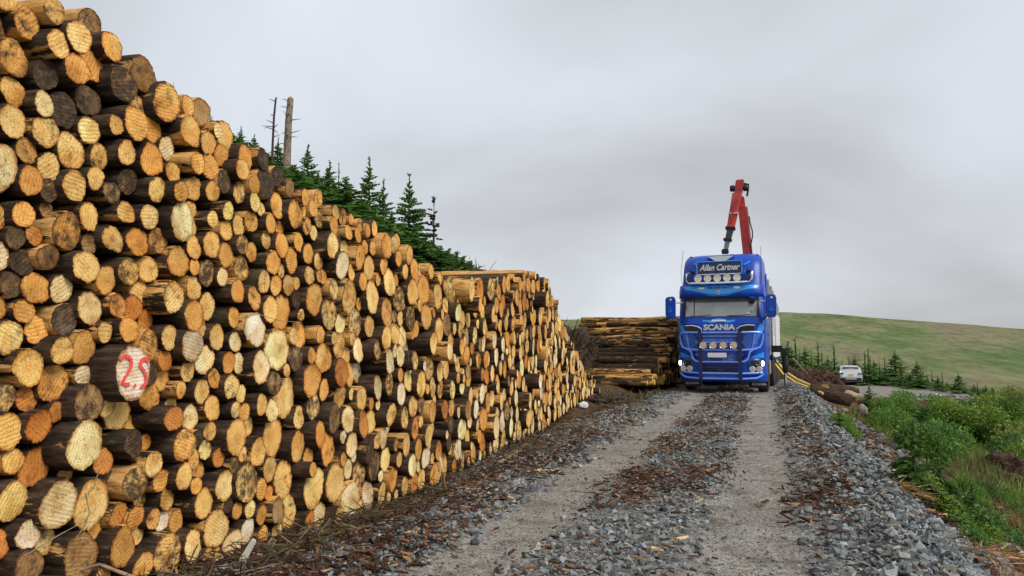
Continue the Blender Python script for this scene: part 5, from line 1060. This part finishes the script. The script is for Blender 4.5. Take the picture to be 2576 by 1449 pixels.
# snags
M_SNAG = simple('bleached_snag', (.24, .19, .135), .9, var=.4, scale=5, bump=.6, dirt=(.07, .055, .04))
def snag(px, py, d, r, label, seed, stubs):
    p = at_depth(px, py, d); gz_ = float(ground_z(p[0], p[1])); rg = np.random.default_rng(seed); h = p[2] - gz_; e = empty('dead_tree', (p[0] - .1, p[1], gz_)); tag(e, label, 'dead tree')
    MB().tube([(-.10 * 0, 0, -.3), (.02, 0, h * .4), (.05, 0, h * .75), (.12, 0, h * .985), (.16, .02, h)], [r * 1.25, r * 1.08, r * .95, r * .85, r * .45], 10).build('trunk', M_SNAG if r > .08 else M_DSTICK, e, smooth=True)
    for k in range(stubs):
        z = h * rg.uniform(.45, .97); a = rg.uniform(0, 6.28); l = rg.uniform(.12, .6) * (1.6 - z / h) + r; c, s = math.cos(a), math.sin(a)
        MB().tube([(.05, 0, z), (.05 + c * l * .6, s * l * .6, z + .04), (.05 + c * l, s * l, z + rg.uniform(-.05, .14))], [.022, .015, .006], 5).build('branch_stub', M_DSTICK, e)
snag(730, 245, 31, .145, 'bleached broken-topped snag standing above the log pile', 1, 18); snag(693, 245, 31, .045, 'thin dark dead pole beside the bleached snag', 2, 9)

# beyond the turning area
tips = [(400, 320), (430, 360), (463, 295), (500, 380), (545, 370), (600, 400), (657, 310), (690, 400), (740, 450), (795, 350), (865, 470), (925, 450), (972, 450), (1060, 400), (1088, 380), (1105, 450), (1140, 480), (1185, 480), (1232, 450), (1290, 470), (1318, 395), (1370, 460), (1425, 570), (1470, 560), (1508, 490), (1540, 540), (1595, 580), (1637, 560), (1690, 620), (1725, 590), (1780, 660), (1840, 640), (1865, 590), (1920, 690), (2028, 670), (2060, 740), (2100, 700), (2175, 730), (2240, 790), (2310, 800), (2380, 730), (2420, 800)]
for i, (a, b) in enumerate(tips):
    px, py = 1864.8 + a * .2925, 762.8 + b * .2925; d = (74 if px < 2070 else 72 - 8 * (px - 2070) / 260 if px < 2330 else 60 - 10 * (px - 2330) / 240) + 3 * math.sin(i * 1.7)
    lab, grp = ('young spruce with bare leader behind the brown root heaps', 'young spruces behind the root heaps') if px < 2100 else ('young spruce with bare leader lining the far side of the turning area', 'young spruces lining the turning area') if px < 2330 else ('young spruce with bare leader in the hollow below the turning area', 'young spruces in the hollow')
    hill_tree(px, py, d, [5, 7, 6][i % 3] if i % 4 else 0, lab, grp, 1.25)
for i in range(26):
    px = 1990 + i * 23; d = 70 - (8 if px > 2250 else 0) + random.uniform(-3, 3); py = 925 + max(0, px - 2180) * .16 + random.uniform(-6, 8)
    hill_tree(px, py, d, i % 5, 'low bushy green spruce in the band edging the moor', 'low bushy spruces edging the moor', 1.9, .9)

# leafy shrubs, willowherb and grass on the right bank
def bush_mesh(rg, n, col, leaf=.055, stemmy=False):
    u = rg.standard_normal((n, 3)); u /= np.linalg.norm(u, axis=1)[:, None]; rad = rg.random(n) ** .45
    lump = .75 + .5 * fbm(u[:, 0] * 2 + 9 * rg.random(), u[:, 1] * 2 + u[:, 2] * 1.5, int(rg.integers(999)), 3); P = u * rad[:, None] * lump[:, None] * np.array([.52, .52, .5]); P[:, 2] += .45; P = P[P[:, 2] > 0]; n = len(P)
    d = u[:n] * .5 + rg.standard_normal((n, 3)) * .6 + np.array([0, 0, .35]); d /= np.linalg.norm(d, axis=1)[:, None]; l = leaf * rg.uniform(.6, 1.4, n)
    cl = np.array(col)[None] * rg.uniform(.6, 1.45, (n, 1)) * np.array([1.0, 1.0, 1.0]) ; cl[:, 0] *= rg.uniform(.8, 1.35, n)
    me = blade_mesh('foliage', P, P + d * l[:, None] * 1.5, l * .32, rg.standard_normal((n, 3)), cl, M_LEAF); me.materials.append(M_LEAF)
    mb = MB()
    for k in range(9): a = rg.uniform(0, 6.28); q = rg.uniform(.1, .38); mb.tube([(0, 0, -.1), (q * .5 * math.cos(a), q * .5 * math.sin(a), .3), (q * math.cos(a), q * math.sin(a), .7)], [.012, .008, .004], 4)
    st = bpy.data.meshes.new('stem'); st.from_pydata(mb.v, [], mb.f); st.materials.append(M_TRUNK); return me, st
GREENS = [(.115, .245, .036), (.090, .195, .042), (.165, .275, .042), (.21, .265, .055)]
BUSH = [bush_mesh(np.random.default_rng(400 + k), 1500, GREENS[k % 4], [.05, .06, .055, .045][k % 4]) for k in range(6)]
def put_bush(k, loc, w, h, label, group):
    e = empty('shrub', loc, random.uniform(0, 6.28)); e.scale = (w, w, h)
    for nm, me in zip(('foliage', 'stem'), BUSH[k]): o = bpy.data.objects.new(nm, me); COL.objects.link(o); o.parent = e
    tag(e, label, 'shrub', group)
def bank(px, py, z0=-1.0): return on(px, py, z0)
def shrubs(n, poly, wr, kk, label, group, seed):
    rg = np.random.default_rng(seed); xs, ys = [p[0] for p in poly], [p[1] for p in poly]; c = 0; tries = 0
    while c < n and tries < 4000:
        tries += 1; px, py = rg.uniform(min(xs), max(xs)), rg.uniform(min(ys), max(ys)); ins = False; j = len(poly) - 1
        for i in range(len(poly)):
            if (ys[i] > py) != (ys[j] > py) and px < (xs[j] - xs[i]) * (py - ys[i]) / (ys[j] - ys[i]) + xs[i]: ins = not ins
            j = i
        if not ins: continue
        g = bank(px, py); 
        if g[1] > 75 or g[1] < 4: continue
        w = rg.uniform(*wr) * (1 + .015 * g[1]); put_bush(kk[int(rg.integers(len(kk)))], (g[0], g[1], g[2] - .05), w, w * rg.uniform(.7, 1.05), label, group); c += 1
shrubs(46, [(2165, 1030), (2240, 1020), (2330, 1050), (2400, 1090), (2420, 1150), (2330, 1180), (2250, 1130)], (.55, 1.0), [0, 1, 4], 'leafy green shrub in the dense patch below the turning area', 'leafy shrubs in the dense bank patch', 1)
shrubs(20, [(2300, 1030), (2440, 1060), (2480, 1120), (2400, 1100)], (.6, 1.1), [1, 2], 'light green shrub on the middle of the right bank', 'light green shrubs on the bank', 2)
shrubs(30, [(2440, 1030), (2576, 1030), (2600, 1240), (2500, 1130)], (.6, 1.2), [2, 3, 5], 'yellowish green shrub on the lower bank and hollow', 'yellowish shrubs in the hollow', 3)
shrubs(9, [(2080, 1060), (2130, 1075), (2160, 1110), (2110, 1100)], (.18, .32), [0, 2], 'small green plant on the brown soil beside the gravel', 'small plants beside the gravel edge', 4)
shrubs(34, [(2230, 1190), (2420, 1180), (2590, 1290), (2590, 1400), (2450, 1390), (2300, 1280)], (.16, .42), [0, 1, 2], 'small leafy plant on the near soil bank', 'small leafy plants on the near bank', 5)
for i, (px, py) in enumerate([(905, 570), (950, 585), (985, 600), (1020, 612), (1055, 625), (1085, 640), (1110, 650), (1140, 662), (1160, 668), (1190, 680), (1215, 690), (880, 560), (860, 540), (1070, 640), (1125, 660), (820, 500)]):
    p = at_depth(px, py, 29.5 + math.sin(i * 1.9)); put_bush(i % 3, (p[0], p[1], float(ground_z(p[0], p[1])) - .1), random.uniform(1.0, 1.7), random.uniform(.7, 1.2), 'leafy green bush among the small spruces on the hillside', 'leafy bushes on the hillside behind the pile')
# seedling spruces close by
rg = np.random.default_rng(77); SPR.append(spruce_mesh(3.0, 1.7, rg, 7, 1, leader=.16, lowgap=.08, curl=-.25, tipc=(.15, .26, .05), basec=(.05, .11, .03), nw=.075, droop=.25))
for (px, py, h, lab) in [(2305, 1262, .85, 'bright green spruce seedling with drooping tips on the near bank'), (2370, 1255, .7, 'second drooping spruce seedling against the brown root plate'), (2170, 1010 + 30, .55, 'small spruce at the corner of the dense shrub patch'), (2110, 1085, .4, 'tiny spruce seedling on the soil beside the gravel edge'), (2450, 1330, .5, 'dark leafy spruce seedling beside the dry straw')]:
    g = bank(px, py, -.6); put_spruce(9, (g[0], g[1], g[2]), h, lab, None, 1.0, 'spruce_seedling')
g = bank(2188, 1035, -1.2); put_spruce(1, (g[0], g[1], g[2]), 1.5, 'young spruce rising from the dense shrub patch by the road', None, 1.2)
# grass
def grass(n, xf, yr, hr, pal, label, seed, nb=16, p=1.2, keep=None, spread=.05, lean=.5, w=.004):
    rg = np.random.default_rng(seed); y = ydist(n, *yr, p); x = xf(y, rg)
    if keep is not None: k = keep(x, y); x, y = x[k], y[k]
    n = len(x); z = surf_z(x, y); cx = np.repeat(np.stack([x, y, z], 1), nb, 0); m = n * nb; a = rg.uniform(0, 6.28, m); q = spread * rg.random(m) ** .5; h = rg.uniform(*hr, m) * np.repeat(rg.uniform(.7, 1.3, n), nb)
    P = cx + np.stack([q * np.cos(a), q * np.sin(a), 0 * a], 1); ln = lean * rg.random(m) * h; Q = P + np.stack([ln * np.cos(a), ln * np.sin(a), h], 1)
    cols = np.repeat(np.array(pal)[rg.integers(len(pal), size=n)], nb, 0) * rg.uniform(.7, 1.3, (m, 1))
    me = blade_mesh('grass', P, Q, w * (1 + .06 * np.repeat(y, nb)) * np.ones(m), rg.standard_normal((m, 3)), cols, None, tipw=.05); return tag(link(me, 'grass', M_GRASS), label, 'grass', kind='stuff')
grass(1900, lambda y, rg: road_right(y) + 1.3 + 6.2 * rg.random(len(y)), (5.5, 40), (.08, .28), [(0.145, 0.246, 0.043), (0.203, 0.261, 0.058), (0.109, 0.189, 0.036), (0.261, 0.246, 0.087)], 'tufts of green grass over the right bank', 11, keep=lambda x, y: (fbm(x * .9, y * .9, 55) > .42) & (x > road_right(y) + 1.2 + 1.4 * (1 - sstep(12, 20, y))))
grass(2600, lambda y, rg: road_right(y) + 4 + 22 * rg.random(len(y)), (22, 74), (.2, .6), [(0.174, 0.261, 0.051), (0.217, 0.275, 0.065), (0.275, 0.261, 0.102), (0.131, 0.203, 0.043)], 'rough green grass in the hollow beyond the bank', 12, nb=14, p=1.0, spread=.25, w=.006)
grass(420, lambda y, rg: road_right(y) + 2.5 + 5 * rg.random(len(y)), (8, 30), (.2, .55), [(.15, .090, .055), (.20, .13, .075), (.11, .065, .042)], 'dead reddish-brown grass stalks on the bank', 13, nb=10, lean=1.4, spread=.2, w=.003)
grass(500, lambda y, rg: -7.4 - 16 * rg.random(len(y)), (14, 36), (.15, .45), [(.09, .15, .03), (.16, .15, .06)], 'rough grass on the hillside behind the log pile', 14, nb=14, spread=.25, w=.006, p=1.0)
def straw(px, py, r, n, label, seed, z0=-.5):
    rg = np.random.default_rng(seed); g = bank(px, py, z0); a = rg.uniform(0, 6.28, n); q = r * rg.random(n) ** .6; P = np.stack([q * np.cos(a), q * np.sin(a), .02 + .10 * (1 - q / r) + .03 * rg.random(n)], 1); b = a + rg.normal(0, .8, n); l = rg.uniform(.08, .28, n)
    Q = P + np.stack([l * np.cos(b), l * np.sin(b), rg.normal(-.02, .04, n)], 1); cols = pick([(.42, .23, .10), (.34, .17, .065), (.50, .33, .16), (.20, .11, .055)], n)
    me = blade_mesh('dry_straw', P, Q, np.full(n, .0035), rg.standard_normal((n, 3)), cols, None, tipw=.4); o = link(me, 'dry_straw', M_GRASS); o.location = g; tag(o, label, 'dry straw', kind='stuff')
straw(2480, 1425, .42, 420, 'orange dry straw clump at the foot of the bank', 1); straw(2520, 1310, .25, 160, 'orange dry stalks beside the dark seedling', 2); straw(2260, 1245, .22, 160, 'mossy brown straw patch at the gravel edge', 3)
